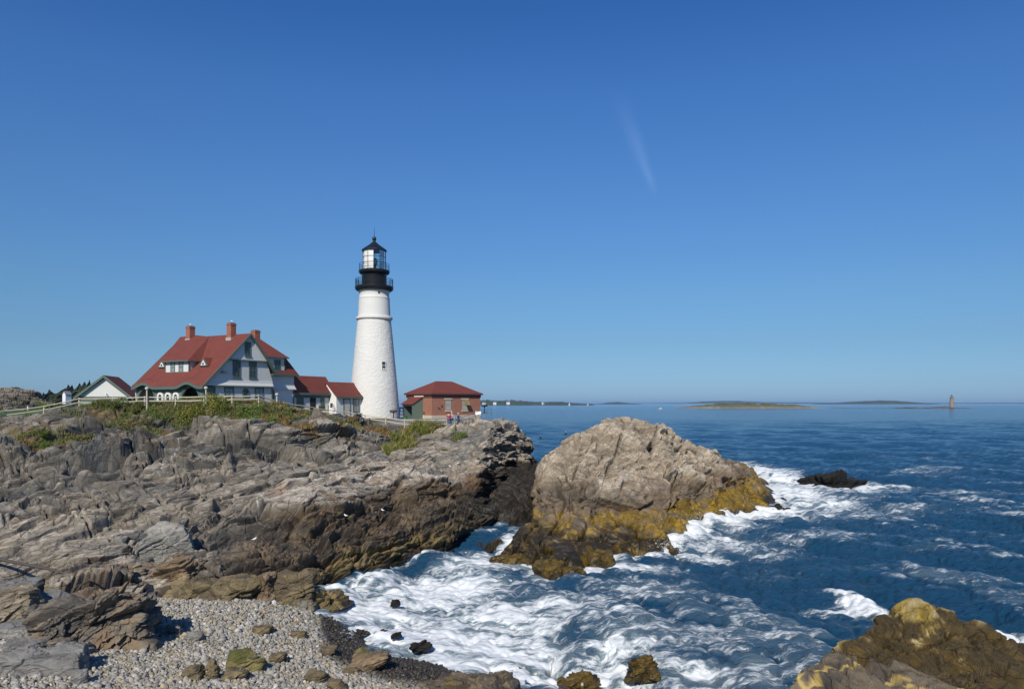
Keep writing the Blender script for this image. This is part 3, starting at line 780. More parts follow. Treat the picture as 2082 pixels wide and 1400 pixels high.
def spray():
    r = np.random.default_rng(21); P = []; S = []
    for pts, hgt, wd_, s in BREAK[:1]:
        w = np.array([W0(*p)[:2] for p in pts]); n = 2600
        u = r.uniform(0, len(w) - 1.001, n); i = u.astype(int); q = w[i] + (w[i + 1] - w[i]) * (u - i)[:, None] + r.normal(0, wd_ * .55, (n, 2))
        burst = .5 + .5 * np.sin(u * 3.1 + hgt * 9); zz = hgt * .55 + r.exponential(.28, n) * hgt * (.35 + burst)
        P.append(np.c_[q, zz]); S.append(r.uniform(.008, .024, n))
    P = np.concatenate(P); S = np.concatenate(S); V0, F0 = ico(1); n = len(P)
    V0 = V0[:12] if False else V0
    V = (V0[None] * S[:, None, None] + P[:, None]).reshape(-1, 3); F = (F0[None] + (np.arange(n) * len(V0))[:, None, None]).reshape(-1, 3)
    o = np_mesh('sea_spray', V, F, plain('spray', (.8, .83, .85), .5, .02), None, True); tag(o, 'white droplets thrown up where waves break on the rocks', 'spray', kind='stuff')

spray()

# ------------------------------------------------------------------ pebble beach
bp_ = [W(*a) for a in [(300,1215,38.8),(450,1222,38.2),(560,1232,37.6),(640,1240,40.6),(700,1290,36.4),(740,1330,33.6),(870,1355,32.0),(960,1400,29.6),(600,1300,33.4),(450,1250,35.7),(300,1300,31.4),(200,1400,25.3),(500,1400,26.0),
                       (750,1395,28.4),(100,1330,28.2)]] + [np.array(p, float) for p in [(-28,36,1.3),(-26,28,2.4),(-14,20,2.3),(-4,22,1.6),(2,24,.5),(-6,44,-1.2),(0,36,-1.6),(4,30,-1.4),(-3,41,-1.8),(-24,42,.6)]]
TB = TPS(bp_, .0008)
FB = Field(lambda xy: TB(xy), -32, 6, 16, 46, .25)
bx = np.linspace(-31, 4, 420); by = np.linspace(17, 45, 340)
BX, BY = np.meshgrid(bx, by, indexing='ij'); BZ = FB(BX, BY)
bP = np.stack((BX.ravel(), BY.ravel(), BZ.ravel()), 1)
bn = fbm(bP, 2.5, 3, 40)
bP[:, 2] += .06 * bn + .03 * fbm(bP, .4, 2, 41) - .05
wetb = sstep(.58, .32, bP[:, 2] - .25 * bn)
bc = mix(np.broadcast_to(C(.20,.195,.18), (len(bP), 3)), np.broadcast_to(C(.035,.03,.024), (len(bP), 3)), wetb)
beach = np_mesh('pebble_beach', bP, grid_faces(420, 340), ROCK, None, True, {'col': ('FLOAT_COLOR', np.c_[bc, .9 - .4 * wetb])})
tag(beach, kind='structure')

ICO1, ICO5, ICO6 = ico(2), ico(6), ico(7)

def make_pebbles():
    r = np.random.default_rng(5)
    n = 92000
    x = r.uniform(-24, 1.5, n); y = r.uniform(22.5, 39.5, n)
    z = FB(x, y); t = (x / y) * FPX + CX
    h = FH(x, y)
    ok = (z > -.12) & (t > -60) & (t < 960) & (h < z + .25)
    # fewer far away, where they cannot be told apart
    ok &= r.uniform(0, 1, n) < np.interp(y, [23, 38], [1, .75])
    x, y, z = x[ok], y[ok], z[ok]; n = len(x)
    s = .050 * np.exp(r.normal(-.03, .42, n)); s = np.minimum(s, .20)
    V0, F0 = ico(1)
    var = []
    for i in range(8):
        a = V0 * (1 + .16 * r.normal(0, 1, (len(V0), 1))) * np.array((1.25, .95, .68)); var.append(a)
    var = np.array(var)[r.integers(0, 8, n)]
    # random turn
    q = r.normal(0, 1, (n, 4)); q[:, 1:3] *= .45; q /= np.linalg.norm(q, axis=1)[:, None]; w, a, b, c = q.T
    R = np.stack([1-2*(b*b+c*c),2*(a*b-c*w),2*(a*c+b*w),2*(a*b+c*w),1-2*(a*a+c*c),2*(b*c-a*w),2*(a*c-b*w),2*(b*c+a*w),1-2*(a*a+b*b)],1).reshape(n,3,3)
    V = np.einsum('nij,nkj->nki', R, var) * s[:, None, None] + np.stack((x, y, z + s * .25), 1)[:, None]
    nb = fbm(np.stack((x, y, z), 1), 2.5, 3, 40)
    wet = sstep(.55, .33, z + .06 * nb - .25 * nb)
    g = r.uniform(.65, 1.28, n)[:, None]
    base = mix(np.broadcast_to(C(.31,.295,.265), (n, 3)), np.broadcast_to(C(.33,.27,.18), (n, 3)), (r.uniform(0, 1, n) < .22).astype(float)) * g
    base = base * .9; base = np.where((r.uniform(0, 1, n) < .06)[:, None], C(.45,.43,.40), base)
    base = mix(base, np.broadcast_to(C(.045,.038,.03), (n, 3)) * g, wet)
    col = np.repeat(np.c_[base, .85 - .5 * wet], len(V0), axis=0)
    F = (F0[None] + (np.arange(n) * len(V0))[:, None, None]).reshape(-1, 3)
    o = np_mesh('pebbles', V.reshape(-1, 3), F, ROCKP, None, True, {'col': ('FLOAT_COLOR', col)})
    tag(o, 'grey rounded pebbles covering the beach, dark and wet along the water', 'pebbles', kind='stuff')
ROCKP = attr_rock('pebble stone', 9.0, .25, .02)
make_pebbles()

# ------------------------------------------------------------------ loose rocks
PAL = dict(gold=(C(.27,.165,.014), C(.12,.078,.012)), black=(C(.022,.018,.014), C(.011,.010,.009)), pale=(C(.36,.335,.29), C(.25,.24,.215)), grey=(C(.24,.23,.215), C(.165,.16,.15)), tan=(C(.29,.24,.175), C(.20,.17,.125)), brown=(C(.23,.165,.10), C(.13,.095,.06)), olive=(C(.185,.145,.08), C(.115,.09,.056)),
           weed=(C(.10,.065,.015), C(.035,.025,.01)), wet=(C(.030,.025,.018), C(.016,.014,.012)), moss=(C(.17,.15,.05), C(.20,.16,.08)), rust=(C(.185,.155,.12), C(.115,.105,.092)))
def boulder(name, label, pos, half, seed, pal='grey', rz=0.0, tilt=(0, 0), planes=9, res=5, strike=60, dip=30, amp=1.0, flat=None, cat='boulder', group=None, sharp=14, base=None, thin=.35):
    V, F = ICO6 if res >= 6 else ICO5 if res == 5 else ICO1 if res == 2 else ICO4
    r = np.random.default_rng(seed)
    N = r.normal(0, 1, (planes, 3)); N /= np.linalg.norm(N, axis=1)[:, None]
    Hh = r.uniform(.62, .95, planes)
    N = np.r_[N, [[1,0,.1],[-1,0,.15],[0,1,.1],[0,-1,.2],[0,0,1],[0,0,-1]]]; N /= np.linalg.norm(N, axis=1)[:, None]; Hh = np.r_[Hh, r.uniform(.72, .95, 6)]
    if flat: Hh[planes + 4] = flat; thin = max(thin, .8)
    dd = np.maximum(V @ N.T, 1e-3); R = Hh[None] / dd
    rad = -np.log(np.exp(-R * sharp).sum(1)) / sharp
    P = V * np.clip(rad, .2, 1.6)[:, None] * np.array(half)
    if base: P[:, 2] *= np.where(P[:, 2] < 0, base, 1)
    M_ = np.array(Matrix.Rotation(rz, 3, 'Z') @ Matrix.Rotation(tilt[0], 3, 'Y') @ Matrix.Rotation(tilt[1], 3, 'X'))
    P = P @ M_.T; s = max(half)
    Nn = V @ M_.T
    oct_ = [(s * .9, s * .16, (1.6, 1.2, thin), 1.0, .25), (s * .38, s * .075, (1.8, 1.2, thin * 1.1), 1.0, .34), (s * .15, s * .026, (1.8, 1.2, thin * 1.3), 1.0, .35), (s * .06, s * .009, (1.5, 1.2, .5), 1, .3)]
    D, joint, rnd = rock_disp(P + seed * 13.1, bedframe(strike, dip), oct_, seed)
    P2 = P + Nn * (D * amp)[:, None]
    a, b = PAL[pal]; n = len(P2); Q = P2 + np.array(pos)
    nC = fbm(Q, s * .25, 4, seed + 3); nB = fbm(Q, s * .8, 3, seed + 5)
    c = mix(np.broadcast_to(b, (n, 3)), np.broadcast_to(a, (n, 3)), sstep(-.35, .35, nB + rnd * .5)) * ((1 + .35 * nC) * (.75 + .25 * joint))[:, None]
    rough = np.full(n, .85)
    if pal == 'olive': c = mix(c, np.broadcast_to(C(.26,.255,.235), (n, 3)), sstep(-.1, -.55, P2[:, 2] / half[2] + .3 * nC) * .8)
    if pal in ('weed', 'wet'):
        c = mix(c, np.broadcast_to(C(.14,.09,.012), (n, 3)), (.62 if pal == 'weed' else .12) * sstep(.0, .5, nC + .6 * (P2[:, 2] / half[2]) - .1)); rough -= .5
    if pal == 'moss': c = mix(c, np.broadcast_to(C(.075,.082,.02), (n, 3)), .8 * sstep(.0, .5, nB + .5 * P2[:, 2] / half[2]))
    if pal == 'rust': c = mix(c, np.broadcast_to(C(.30,.16,.06), (n, 3)), .3 * sstep(.2, .5, nB))
    o = np_mesh(name, P2, F, ROCK, None, False, {'col': ('FLOAT_COLOR', np.c_[np.clip(c * .88, .008, .8), rough])}, loc=pos)
    return tag(o, label, cat, group)
ICO4 = ico(5)

def at_ground(px, py, fld=None):
    """where the sight line of a pixel meets a ground field"""
    fld = fld or (lambda x, y: np.maximum(FH(x, y), FB(x, y)))
    Y = np.geomspace(20, 130, 1500); X = (px - CX) / FPX * Y; Z = ZC + (HY - py) / FPX * Y
    g = fld(X, Y); i = np.argmax(g > Z)
    return np.array((X[i], Y[i], g[i]))

def rk(label, px, py, wpx, hpx, seed, pal, up=.35, depth=.8, **kw):
    """boulder whose foot shows at px, py and that is wpx wide and hpx high in the photo"""
    g = kw.pop('at', None); g = W(px, py, g) if g else at_ground(px, py)
    m = g[1] / FPX; hw = wpx * m / 2 * 1.08; hh = hpx * m
    half = (hw, hw * depth, hh * .75)
    return boulder(kw.pop('name', 'boulder'), label, (g[0], g[1] + hw * depth * .6, g[2] + hh * up), half, seed, pal, **kw)

rk('large jagged brown boulder of upturned layers standing on the pebble beach', 178, 1322, 205, 112, 4, 'rust', res=6, strike=95, dip=38, rz=.2, planes=5, at=29.6, up=.42, amp=1.15)
rk('smaller brown boulder leaning against the left side of the jagged layered boulder', 92, 1300, 110, 62, 8, 'rust', strike=95, dip=38, at=29.2, planes=6)
rk('flat topped grey block with a crack in the bottom left corner of the beach', 58, 1404, 165, 66, 12, 'grey', res=6, strike=20, dip=12, planes=2, flat=.8, at=26.0, amp=.55, depth=.75, rz=.35, sharp=30, up=.4)
rk('dark grey wedge boulder between the cracked corner block and the layered boulder', 135, 1345, 90, 40, 15, 'grey', at=28.4)
rk('grey angular boulder with a shaded right face at the left edge above the slabs', 26, 1262, 95, 62, 21, 'tan', at=32.2, planes=4, sharp=30, amp=.7)
rk('wide flat grey slab lying below the driftwood at the left', 92, 1245, 105, 34, 23, 'grey', at=33.2, planes=3, flat=.6, sharp=30, amp=.5)
rk('small dark slab just right of the wide flat slab', 130, 1262, 60, 24, 25, 'grey', at=32.4, planes=4, sharp=30, amp=.6)
rk('low smooth grey slab in shade left of the layered boulder', 22, 1306, 120, 36, 27, 'grey', at=30.0, planes=3, flat=.6, amp=.5)
rk('pale grey split block standing on the ledge above the beach', 312, 1138, 112, 62, 31, 'pale', res=6, planes=3, sharp=26, strike=70, dip=30, rz=.5, at=43.5, flat=.7, amp=.7, tilt=(-.25, .2))
rk('big rough brown boulder where the headland meets the pebbles', 345, 1216, 112, 74, 35, 'brown', res=6, planes=6, at=39.2, amp=1.2)
rk('rounded tan boulder wedged between the ledge and the rough brown boulder', 262, 1208, 56, 62, 37, 'tan', planes=6, at=39.4, amp=.7)
rk('low olive slab sloping into the pebbles right of the rough brown boulder', 405, 1230, 150, 40, 39, 'olive', res=6, planes=4, at=38.2, amp=.8, strike=70, dip=20, thin=.8, tilt=(.12, 0))
rk('olive block with a square dark right side at the top of the beach', 480, 1224, 84, 44, 41, 'olive', planes=5, at=38.6, sharp=22, amp=1.0, thin=.7, rz=.5)
rk('rounded olive buttress at the corner of headland and surf', 592, 1240, 112, 80, 43, 'olive', res=6, planes=7, at=39.2, amp=1.2, thin=.7)
rk('narrow tan rock face left of the rounded buttress', 538, 1226, 56, 62, 44, 'brown', planes=5, at=39.2, amp=1.0, thin=.7, rz=-.4)
rk('grey angular block in front of the low shaded slab at the left edge', 30, 1350, 90, 40, 45, 'grey', at=28.0, planes=4, sharp=28, amp=.7)
rk('small grey block between the shaded slab and the layered boulder', 108, 1336, 60, 34, 46, 'rust', at=28.6, planes=5, sharp=24, amp=.7)
rk('dark grey wedge at the left edge just above the cracked corner block', 8, 1372, 70, 44, 47, 'grey', at=27.0, planes=5, sharp=26, amp=.8)
rk('tilted grey slab at the left edge under the driftwood root', 18, 1214, 90, 34, 48, 'grey', at=35.0, planes=3, flat=.6, sharp=28, amp=.6)
rk('tan block with rust stains beside the driftwood', 112, 1214, 80, 36, 49, 'tan', at=36.2, planes=4, sharp=26, amp=.8)
# on the pebbles
rk('long low rock with a yellow top in the middle of the pebbles', 527, 1290, 48, 14, 51, 'olive', res=4, amp=.5)
rk('small yellow ribbed rock right of the long low yellow topped rock', 602, 1298, 38, 14, 52, 'olive', res=4, amp=.5)
rk('large humped rock with bright green algae on top', 492, 1366, 76, 36, 53, 'moss', res=5, amp=.6)
rk('olive wedge with a grey foot left of the green algae rock', 388, 1384, 46, 34, 54, 'olive', res=4, amp=.6)
rk('thin upright olive rock beside the olive wedge', 428, 1384, 30, 40, 55, 'olive', res=4, amp=.6)
rk('yellow topped flat rock just below the green algae rock', 475, 1382, 58, 20, 56, 'olive', res=4, amp=.5)
rk('rounded ochre rock right of the green algae rock', 561, 1348, 42, 18, 57, 'olive', res=4, amp=.5)
rk('squat ochre rock near the wet pebbles', 663, 1334, 40, 16, 58, 'olive', res=4, amp=.5)
rk('large brown dome rock at the edge of the wet pebbles', 752, 1366, 84, 36, 59, 'brown', res=5, amp=.6)
rk('mossy brown rock behind the large brown dome rock', 737, 1338, 40, 18, 60, 'moss', res=4, amp=.6)
rk('low yellow rock at the left foot of the brown dome rock', 713, 1372, 40, 12, 61, 'olive', res=4, amp=.5)
rk('ochre bar shaped rock near the bottom edge of the beach', 640, 1388, 54, 18, 62, 'olive', res=4, amp=.5)
rk('dull ochre rock cut by the bottom edge, right of the ochre bar', 682, 1404, 40, 20, 63, 'olive', res=4, amp=.5)
rk('dark low rock at the far side of the shaded beach pocket', 300, 1284, 56, 14, 64, 'grey', res=4, amp=.5)
rk('pointed dark rock in the shaded beach pocket', 352, 1292, 34, 24, 65, 'grey', res=4, amp=.6)
rk('pale rounded rock right of the pointed dark rock', 392, 1304, 36, 18, 66, 'grey', res=4, amp=.5)
rk('grey boulder on the pebbles right of the cracked corner block', 156, 1392, 34, 30, 67, 'grey', res=4, amp=.5)
# in the surf
for a in [('small black rock alone in the white foam', 804, 1230, 18, 11, 71, 'black'), ('long dark slanting rock in the foam near the beach', 852, 1322, 50, 16, 72, 'black'), ('dark pointed rock just off the wet pebbles', 806, 1296, 22, 10, 73, 'black'),
          ('little green brown rock at the very edge of the wash', 779, 1286, 15, 7, 74, 'wet'), ('dark flat rock where the wash meets the wet pebbles', 735, 1290, 26, 11, 75, 'wet'),
          ('rust brown weedy rock poking from the bottom wave', 1312, 1384, 70, 52, 76, 'weed'), ('low weedy rock with a gull on it at the bottom edge', 1178, 1408, 84, 30, 77, 'weed'), ('small wet rock beside the ledge at the bottom', 1142, 1388, 22, 12, 78, 'weed'),
          ('tiny dark rock off the tip of the domed rock island', 1592, 1018, 16, 6, 79, 'black'), ('dark knob awash right of the island seaweed', 1566, 975, 20, 5, 80, 'black')]:
    g = W0(a[1], a[2]); rk(*a, at=g[1], res=5 if a[3] > 30 else 4, up=.28, depth=.7)
rk('low black wave washed skerry with foam streaming off it', 1706, 992, 134, 21, 84, 'black', res=6, at=W0(1698, 992)[1], up=.3, depth=.5, name='skerry', amp=1.3, cat='skerry', planes=6)

for a in [('low weedy ledge in the foam, at the left foot of the domed island', 1040, 1150, 90, 22, 91, 'weed'), ('rounded weedy rock breaking the foam below the middle of the island ledge', 1118, 1176, 74, 34, 92, 'weed'),
          ('weedy hump at the island foot just right of the rounded weedy rock', 1166, 1180, 60, 32, 93, 'weed'), ('dark weedy knob where the island foot meets the open foam', 1224, 1156, 62, 34, 94, 'weed'),
          ('black low rock trailing off the right tip of the domed island', 1588, 1046, 70, 20, 95, 'black'), ('mustard weed covered rock at the lower right end of the domed island', 1535, 1040, 74, 34, 96, 'gold'),
          ('small gold weed covered rock at the upper right end of the island', 1530, 982, 60, 22, 97, 'gold')]:
    rk(*a, at=W0(a[1], a[2])[1] + (8 if a[6] == 'gold' and a[2] < 1000 else 0), res=6 if a[3] > 70 else 5, up=.2, depth=.8, thin=.7)

# ------------------------------------------------------------------ near weedy rocks
coastR = [(8.7,18),(8.75,24.5),(9.9,27.2),(12.2,29.2),(13.4,30.6),(16.5,32.4),(19.6,31.9),(24,31.5),(30,30),(30,16),(8.7,16)]
TR = TPS([W(*a) for a in [(1745,1250,29),(1850,1222,30.3),(1955,1264,30),(2040,1318,29.5),(2082,1342,29.2),(1655,1328,26.8),(1612,1394,24.6),(1800,1302,28),(1800,1385,25.4),(1950,1352,27.2),(2005,1388,25.2),(1900,1392,25.2),(2200,1400,28)]]
         + [np.array(p, float) for p in [(12,19,2.2),(20,19,2.2),(28,22,2.0)]], .0006)
FR = Field(lambda xy: profile(TR(xy), sdf(xy, coastR), -.6, 2.6), 6, 32, 16, 36, .12)
def col_near(P, N, joint, rnd, veg):
    c, rough, nA, nB, nC = head_color(P, N, joint, rnd, veg, True); n = len(P); x, y, z = P.T
    c = c * .0 + mix(np.broadcast_to(C(.05,.035,.014), (n, 3)), np.broadcast_to(C(.085,.055,.013), (n, 3)), sstep(-.1, .4, nC + nB * .5))
    gold = sstep(.22, .55, (z - np.interp(x, [9, 13, 17, 22], [1.6, 2.3, 2.35, 1.6])) * .45 + nB * 1.1 + rnd * .3 - .05 + .4 * nC)
    c = mix(c, mix(np.broadcast_to(C(.26,.185,.04), (n, 3)), np.broadcast_to(C(.33,.26,.13), (n, 3)), sstep(-.2, .3, nC)), gold)
    bare = np.maximum(sstep(.35, -.2, (x - 13.4) * .55 + (y - 25.9) * .95 + .5 * nB), sstep(.3, -.3, (y - 26.6) + (19.2 - x) * .9 + .6 * nB) * (x > 16))
    c = mix(c, mix(np.broadcast_to(C(.08,.068,.055), (n, 3)), np.broadcast_to(C(.135,.108,.075), (n, 3)), sstep(-.3, .3, nC + rnd * .4)), bare)
    gold2 = sstep(.45, .8, (1 - 5 * np.abs(fbm(P, 1.3, 3, 66))) ) * bare
    c = mix(c, np.broadcast_to(C(.38,.28,.10), (n, 3)), gold2)
    side = sstep(9.9, 9.2, x) * sstep(1.8, 1.2, z)
    c = mix(c, np.broadcast_to(C(.34,.23,.04), (n, 3)), side)
    return np.c_[np.clip(c, .01, .8), np.clip(.62 - .1 * gold + .2 * bare, .3, .9)]
near_rock = land_sheet('seaweed_rock', FR, tt(1570), tt(2330), 620, 18, 34, 620, [(2.6, .36, (2.0, 1.3, .32), 1.0, .25), (1.0, .16, (2.0, 1.2, .30), 1, .32), (.36, .055, (1.9, 1.2, .35), 1, .35), (.14, .028, (1.4, 1.2, .6), 1, .35)],
                       500, col_near, lambda P: (np.ones(len(P), np.float32), np.zeros(len(P), np.float32)), zcut=-.5, frame=(118, 48), jsets=[(118, 1.3, .05, .2, .15), (25, 2.2, .06, .25, .2)])
tag(near_rock, 'big near rock covered in gold and black seaweed, bottom right corner', 'rock')
coastL = [(-7,29.4),(-4.4,30.3),(-2.6,31.2),(-.2,31.4),(.62,31.0),(.75,29.8),(.6,26),(-7,25)]
TL = TPS([W(*a) for a in [(960,1360,30.6),(1055,1364,30.3),(880,1386,29.3),(820,1400,28.9),(960,1385,29.2),(1060,1395,29.0)]] + [np.array(p, float) for p in [(-6,26,.6),(0,26,.5)]], .0006)
FL = Field(lambda xy: profile(TL(xy), sdf(xy, coastL), -.5, 2.4), -9, 3, 24, 33, .1)
def col_ledge(P, N, joint, rnd, veg):
    n = len(P); nC = fbm(P, .4, 4, 3); nB = fbm(P, 1.5, 3, 8)
    c = mix(np.broadcast_to(C(.075,.058,.038), (n, 3)), np.broadcast_to(C(.15,.115,.07), (n, 3)), sstep(-.3, .4, nC + rnd * .5))
    c = mix(c, np.broadcast_to(C(.13,.09,.02), (n, 3)), .7 * sstep(.1, .5, nB))
    return np.c_[np.clip(c, .01, .8), np.full(n, .5)]
ledge = land_sheet('wet_ledge', FL, tt(700), tt(1110), 320, 25, 32, 320, [(1.6, .2, (1.8, 1.3, .5), .9, .25), (.6, .1, (1.7, 1.2, .5), 1, .32), (.24, .04, (1.6, 1.2, .5), 1, .35)], 600, col_ledge,
                   lambda P: (np.ones(len(P), np.float32), np.zeros(len(P), np.float32)), zcut=-.4)
tag(ledge, 'low dark wet rock ledge between the pebbles and the bottom wave', 'rock')

# ------------------------------------------------------------------ building materials
def shingles(name, col, rows=5.5):
    m, k, b = new_mat(name)
    tc = k.new('ShaderNodeTexCoord'); geo = k.new('ShaderNodeSeparateXYZ', ins={0: tc.outputs['Object']})
    n = k.new('ShaderNodeTexNoise', ins={'Vector': tc.outputs['Object'], 'Scale': 1.3, 'Detail': 5.0})
    n2 = k.new('ShaderNodeTexNoise', ins={'Vector': tc.outputs['Object'], 'Scale': 9.0, 'Detail': 3.0})
    fr = k.math('FRACT', k.math('MULTIPLY', geo.outputs[2], rows))
    ln = k.math('MULTIPLY_ADD', k.ramp(fr, .0, .25), .22, .78)
    f = k.math('MULTIPLY', k.math('MULTIPLY', k.math('MULTIPLY_ADD', n.outputs[0], .5, .75), k.math('MULTIPLY_ADD', n2.outputs[0], .5, .75)), ln)
    cc = k.new('ShaderNodeVectorMath', operation='SCALE', ins={0: col, 'Scale': f}); k.l.new(cc.outputs[0], b.inputs['Base Color'])
    b.inputs['Roughness'].default_value = .8; b.inputs['Specular IOR Level'].default_value = .25
    bp = k.new('ShaderNodeBump', ins={'Strength': .4, 'Distance': .03, 'Height': fr}); k.l.new(bp.outputs[0], b.inputs['Normal'])
    return m
def clapboard(name, col, pitch=.16, vert=False, amt=.20):
    m, k, b = new_mat(name)
    tc = k.new('ShaderNodeTexCoord'); geo = k.new('ShaderNodeSeparateXYZ', ins={0: tc.outputs['Object']})
    n = k.new('ShaderNodeTexNoise', ins={'Vector': tc.outputs['Object'], 'Scale': .9, 'Detail': 5.0})
    co_ = k.math('ADD', geo.outputs[0], geo.outputs[1]) if vert else geo.outputs[2]
    fr = k.math('FRACT', k.math('MULTIPLY', co_, 1 / pitch))
    f = k.math('MULTIPLY', k.math('MULTIPLY_ADD', n.outputs[0], .16, .92), k.math('MULTIPLY_ADD', k.ramp(fr, 0.0, .22), amt, 1 - amt))
    cc = k.new('ShaderNodeVectorMath', operation='SCALE', ins={0: col, 'Scale': f}); k.l.new(cc.outputs[0], b.inputs['Base Color'])
    b.inputs['Roughness'].default_value = .6; b.inputs['Specular IOR Level'].default_value = .3
    bp = k.new('ShaderNodeBump', ins={'Strength': .5, 'Distance': .02, 'Height': fr}); k.l.new(bp.outputs[0], b.inputs['Normal'])
    return m
def bricks(name, c1, c2, mortar, scale=4.0, wear=.25):
    m, k, b = new_mat(name)
    tc = k.new('ShaderNodeTexCoord'); geo = k.new('ShaderNodeSeparateXYZ', ins={0: tc.outputs['Object']})
    v = k.new('ShaderNodeCombineXYZ', ins={0: k.math('ADD', geo.outputs[0], geo.outputs[1]), 1: geo.outputs[2]})
    br = k.new('ShaderNodeTexBrick', ins={'Vector': v.outputs[0], 'Color1': c1 + (1,), 'Color2': c2 + (1,), 'Mortar': mortar + (1,), 'Scale': scale, 'Mortar Size': .022, 'Brick Width': .9, 'Row Height': .3})
    n = k.new('ShaderNodeTexNoise', ins={'Vector': tc.outputs['Object'], 'Scale': 1.1, 'Detail': 6.0})
    cc = k.new('ShaderNodeVectorMath', operation='SCALE', ins={0: br.outputs[0], 'Scale': k.math('MULTIPLY_ADD', n.outputs[0], 2 * wear, 1 - wear)}); k.l.new(cc.outputs[0], b.inputs['Base Color'])
    b.inputs['Roughness'].default_value = .85
    return m
ROOF = shingles('red shingles', (.155, .043, .033))
SIDING = clapboard('white clapboard', (.62, .625, .61))
BOARDS = clapboard('white vertical boards', (.62, .625, .61), .22, True)
WHITE = plain('white paint', (.68, .68, .66), .55, .08, 1.5)
GREEN = plain('green grey trim paint', (.085, .125, .105), .5, .15, 2.0)
GREENW = clapboard('green grey siding', (.13, .175, .145), .16, False, .15)
BRICK = bricks('chimney brick', (.30, .085, .05), (.24, .065, .04), (.30, .22, .17), 3.6)
BRICKW = bricks('wall brick', (.30, .11, .06), (.24, .08, .047), (.36, .27, .21), 3.2)
STONE = plain('pale sandstone', (.46, .40, .31), .8, .15, 3.0, .2)
CONC = plain('weathered mortar', (.36, .34, .31), .85, .25, 4.0)
BLACK = plain('black iron paint', (.012, .013, .016), .38, .3, 3.0)
DARK = plain('dark interior', (.02, .022, .022), .9, .2, 2.0)
WOOD = plain('weathered grey wood', (.46, .41, .33), .85, .28, 6.0, .3, None, 0, .2, (1, 1, .4))
def pane_mat():
    m, k, b = new_mat('window glass')
    b.inputs['Base Color'].default_value = (.02, .03, .035, 1); b.inputs['Roughness'].default_value = .08; b.inputs['Specular IOR Level'].default_value = .8
    n = k.new('ShaderNodeTexNoise', ins={'Scale': 1.5}); bp = k.new('ShaderNodeBump', ins={'Strength': .05, 'Distance': .05, 'Height': n.outputs[0]}); k.l.new(bp.outputs[0], b.inputs['Normal'])
    return m
PANE = pane_mat()
CURT = plain('window glass with pale blind behind', (.22, .25, .26), .12, .25, 2.0, 0, None, 0, .8)

# wall-mounted window in a local frame: o origin, a along, u up, n outward
def window(parent, o, a, n, w, h, frame=GREEN, glass=PANE, fw=.12, mull=1, rail=True, sill=True, name='window', depth=.07, proud=.05):
    o, a, n = (np.array(v, float) for v in (o, a, n)); u = np.array((0, 0, 1.0))
    def bx(m, s0, s1, z0, z1, n0, n1):
        m.hexa([o + a * s + u * z + n * d for z in (z0, z1) for s, d in ((s0, n0), (s0, n1), (s1, n1), (s1, n0))])
    f = MB()
    bx(f, -fw, 0, 0, h, .0, proud); bx(f, w, w + fw, 0, h, .0, proud); bx(f, -fw, w + fw, h, h + fw * 1.3, .0, proud + .02); bx(f, -fw, w + fw, -fw * .9, 0, .0, proud + .02)
    fo = f.build(name, frame, parent)
    g = MB(); bx(g, 0, w, 0, h, .004, .012); g.build('pane', glass, fo)
    if rail or mull:
        m = MB()
        if rail: bx(m, 0, w, h * .48, h * .52 + .03, .012, proud - .01)
        for i in range(mull): bx(m, w * (i + 1) / (mull + 1) - .02, w * (i + 1) / (mull + 1) + .02, 0, h, .012, proud - .012)
        m.build('sash', frame, fo)
    if sill:
        m = MB(); bx(m, -fw * 1.3, w + fw * 1.3, -fw * 1.7, -fw * .9, .0, proud + .06); m.build('sill', frame, fo)
    return fo

# ------------------------------------------------------------------ keeper's house
KH = .87; B60 = radians(60)
HC = W(436, 818, 87.0)
house = empty('keepers_house', tuple(HC), B60)
tag(house, 'large white and green house with red roof, three chimneys and arched porch', 'house')
def S(*p): return tuple(np.array(p, float) * KH)
class HB(MB):
    def build(s, *a, **k):
        s.v = [tuple(np.array(v) * KH) for v in s.v]; return MB.build(s, *a, **k)
LX, LH, AX, AH, RX, RH, YE = -2.3, 2.2, 5.7, 9.8, 10.5, 4.3, 14.9
hl = lambda x: LH + (x - LX) * (AH - LH) / (AX - LX)
hr = lambda x: RH + (RX - x) * (AH - RH) / (RX - AX)
G0 = -1.6
# gable wall: lower storey, flared upper storey, attic
HB().box(0, 10, .0, .3, G0, 2.30).build('wall', SIDING, house)
u = HB()
prof = [(2.30, -.30), (2.42, -.28), (2.75, -.12), (3.2, -.04), (5.85, -.02)]
for (z0, y0), (z1, y1) in zip(prof[:-1], prof[1:]):
    xa = lambda z: max(-1.6 if z < 2.9 else LX, LX + (z - LH) / (AH - LH) * (AX - LX) + .12); xb = lambda z: min(10.0, AX + (AH - z) / (AH - RH) * (RX - AX) - .12)
    u.hexa([(xa(z0), y0, z0), (xb(z0), y0, z0), (xb(z0), .3, z0), (xa(z0), .3, z0), (xa(z1), y1, z1), (xb(z1), y1, z1), (xb(z1), .3, z1), (xa(z1), .3, z1)])
u.build('upper_wall', SIDING, house)
a = HB(); z0 = 5.85; xa = LX + (z0 - LH) / (AH - LH) * (AX - LX) + .12; xb = AX + (AH - z0) / (AH - RH) * (RX - AX) - .12
a.slab([(xa, -.28, z0), (xb, -.28, z0), (AX, -.28, AH - .15)], (0, .55, 0)); a.build('attic_gable', BOARDS, house)
t = HB(); t.box(xa, xb, -.34, -.285, z0 - .02, z0 + .16); t.box(-.06, 10.05, -.36, -.305, 2.16, 2.34); t.box(-.05, .14, -.05, -.005, G0, 2.15); t.box(9.86, 10.06, -.05, -.005, G0, 2.15)
t.box(9.9, 10.12, -.02, 2.0, G0, 2.2); t.build('trim', GREEN, house)
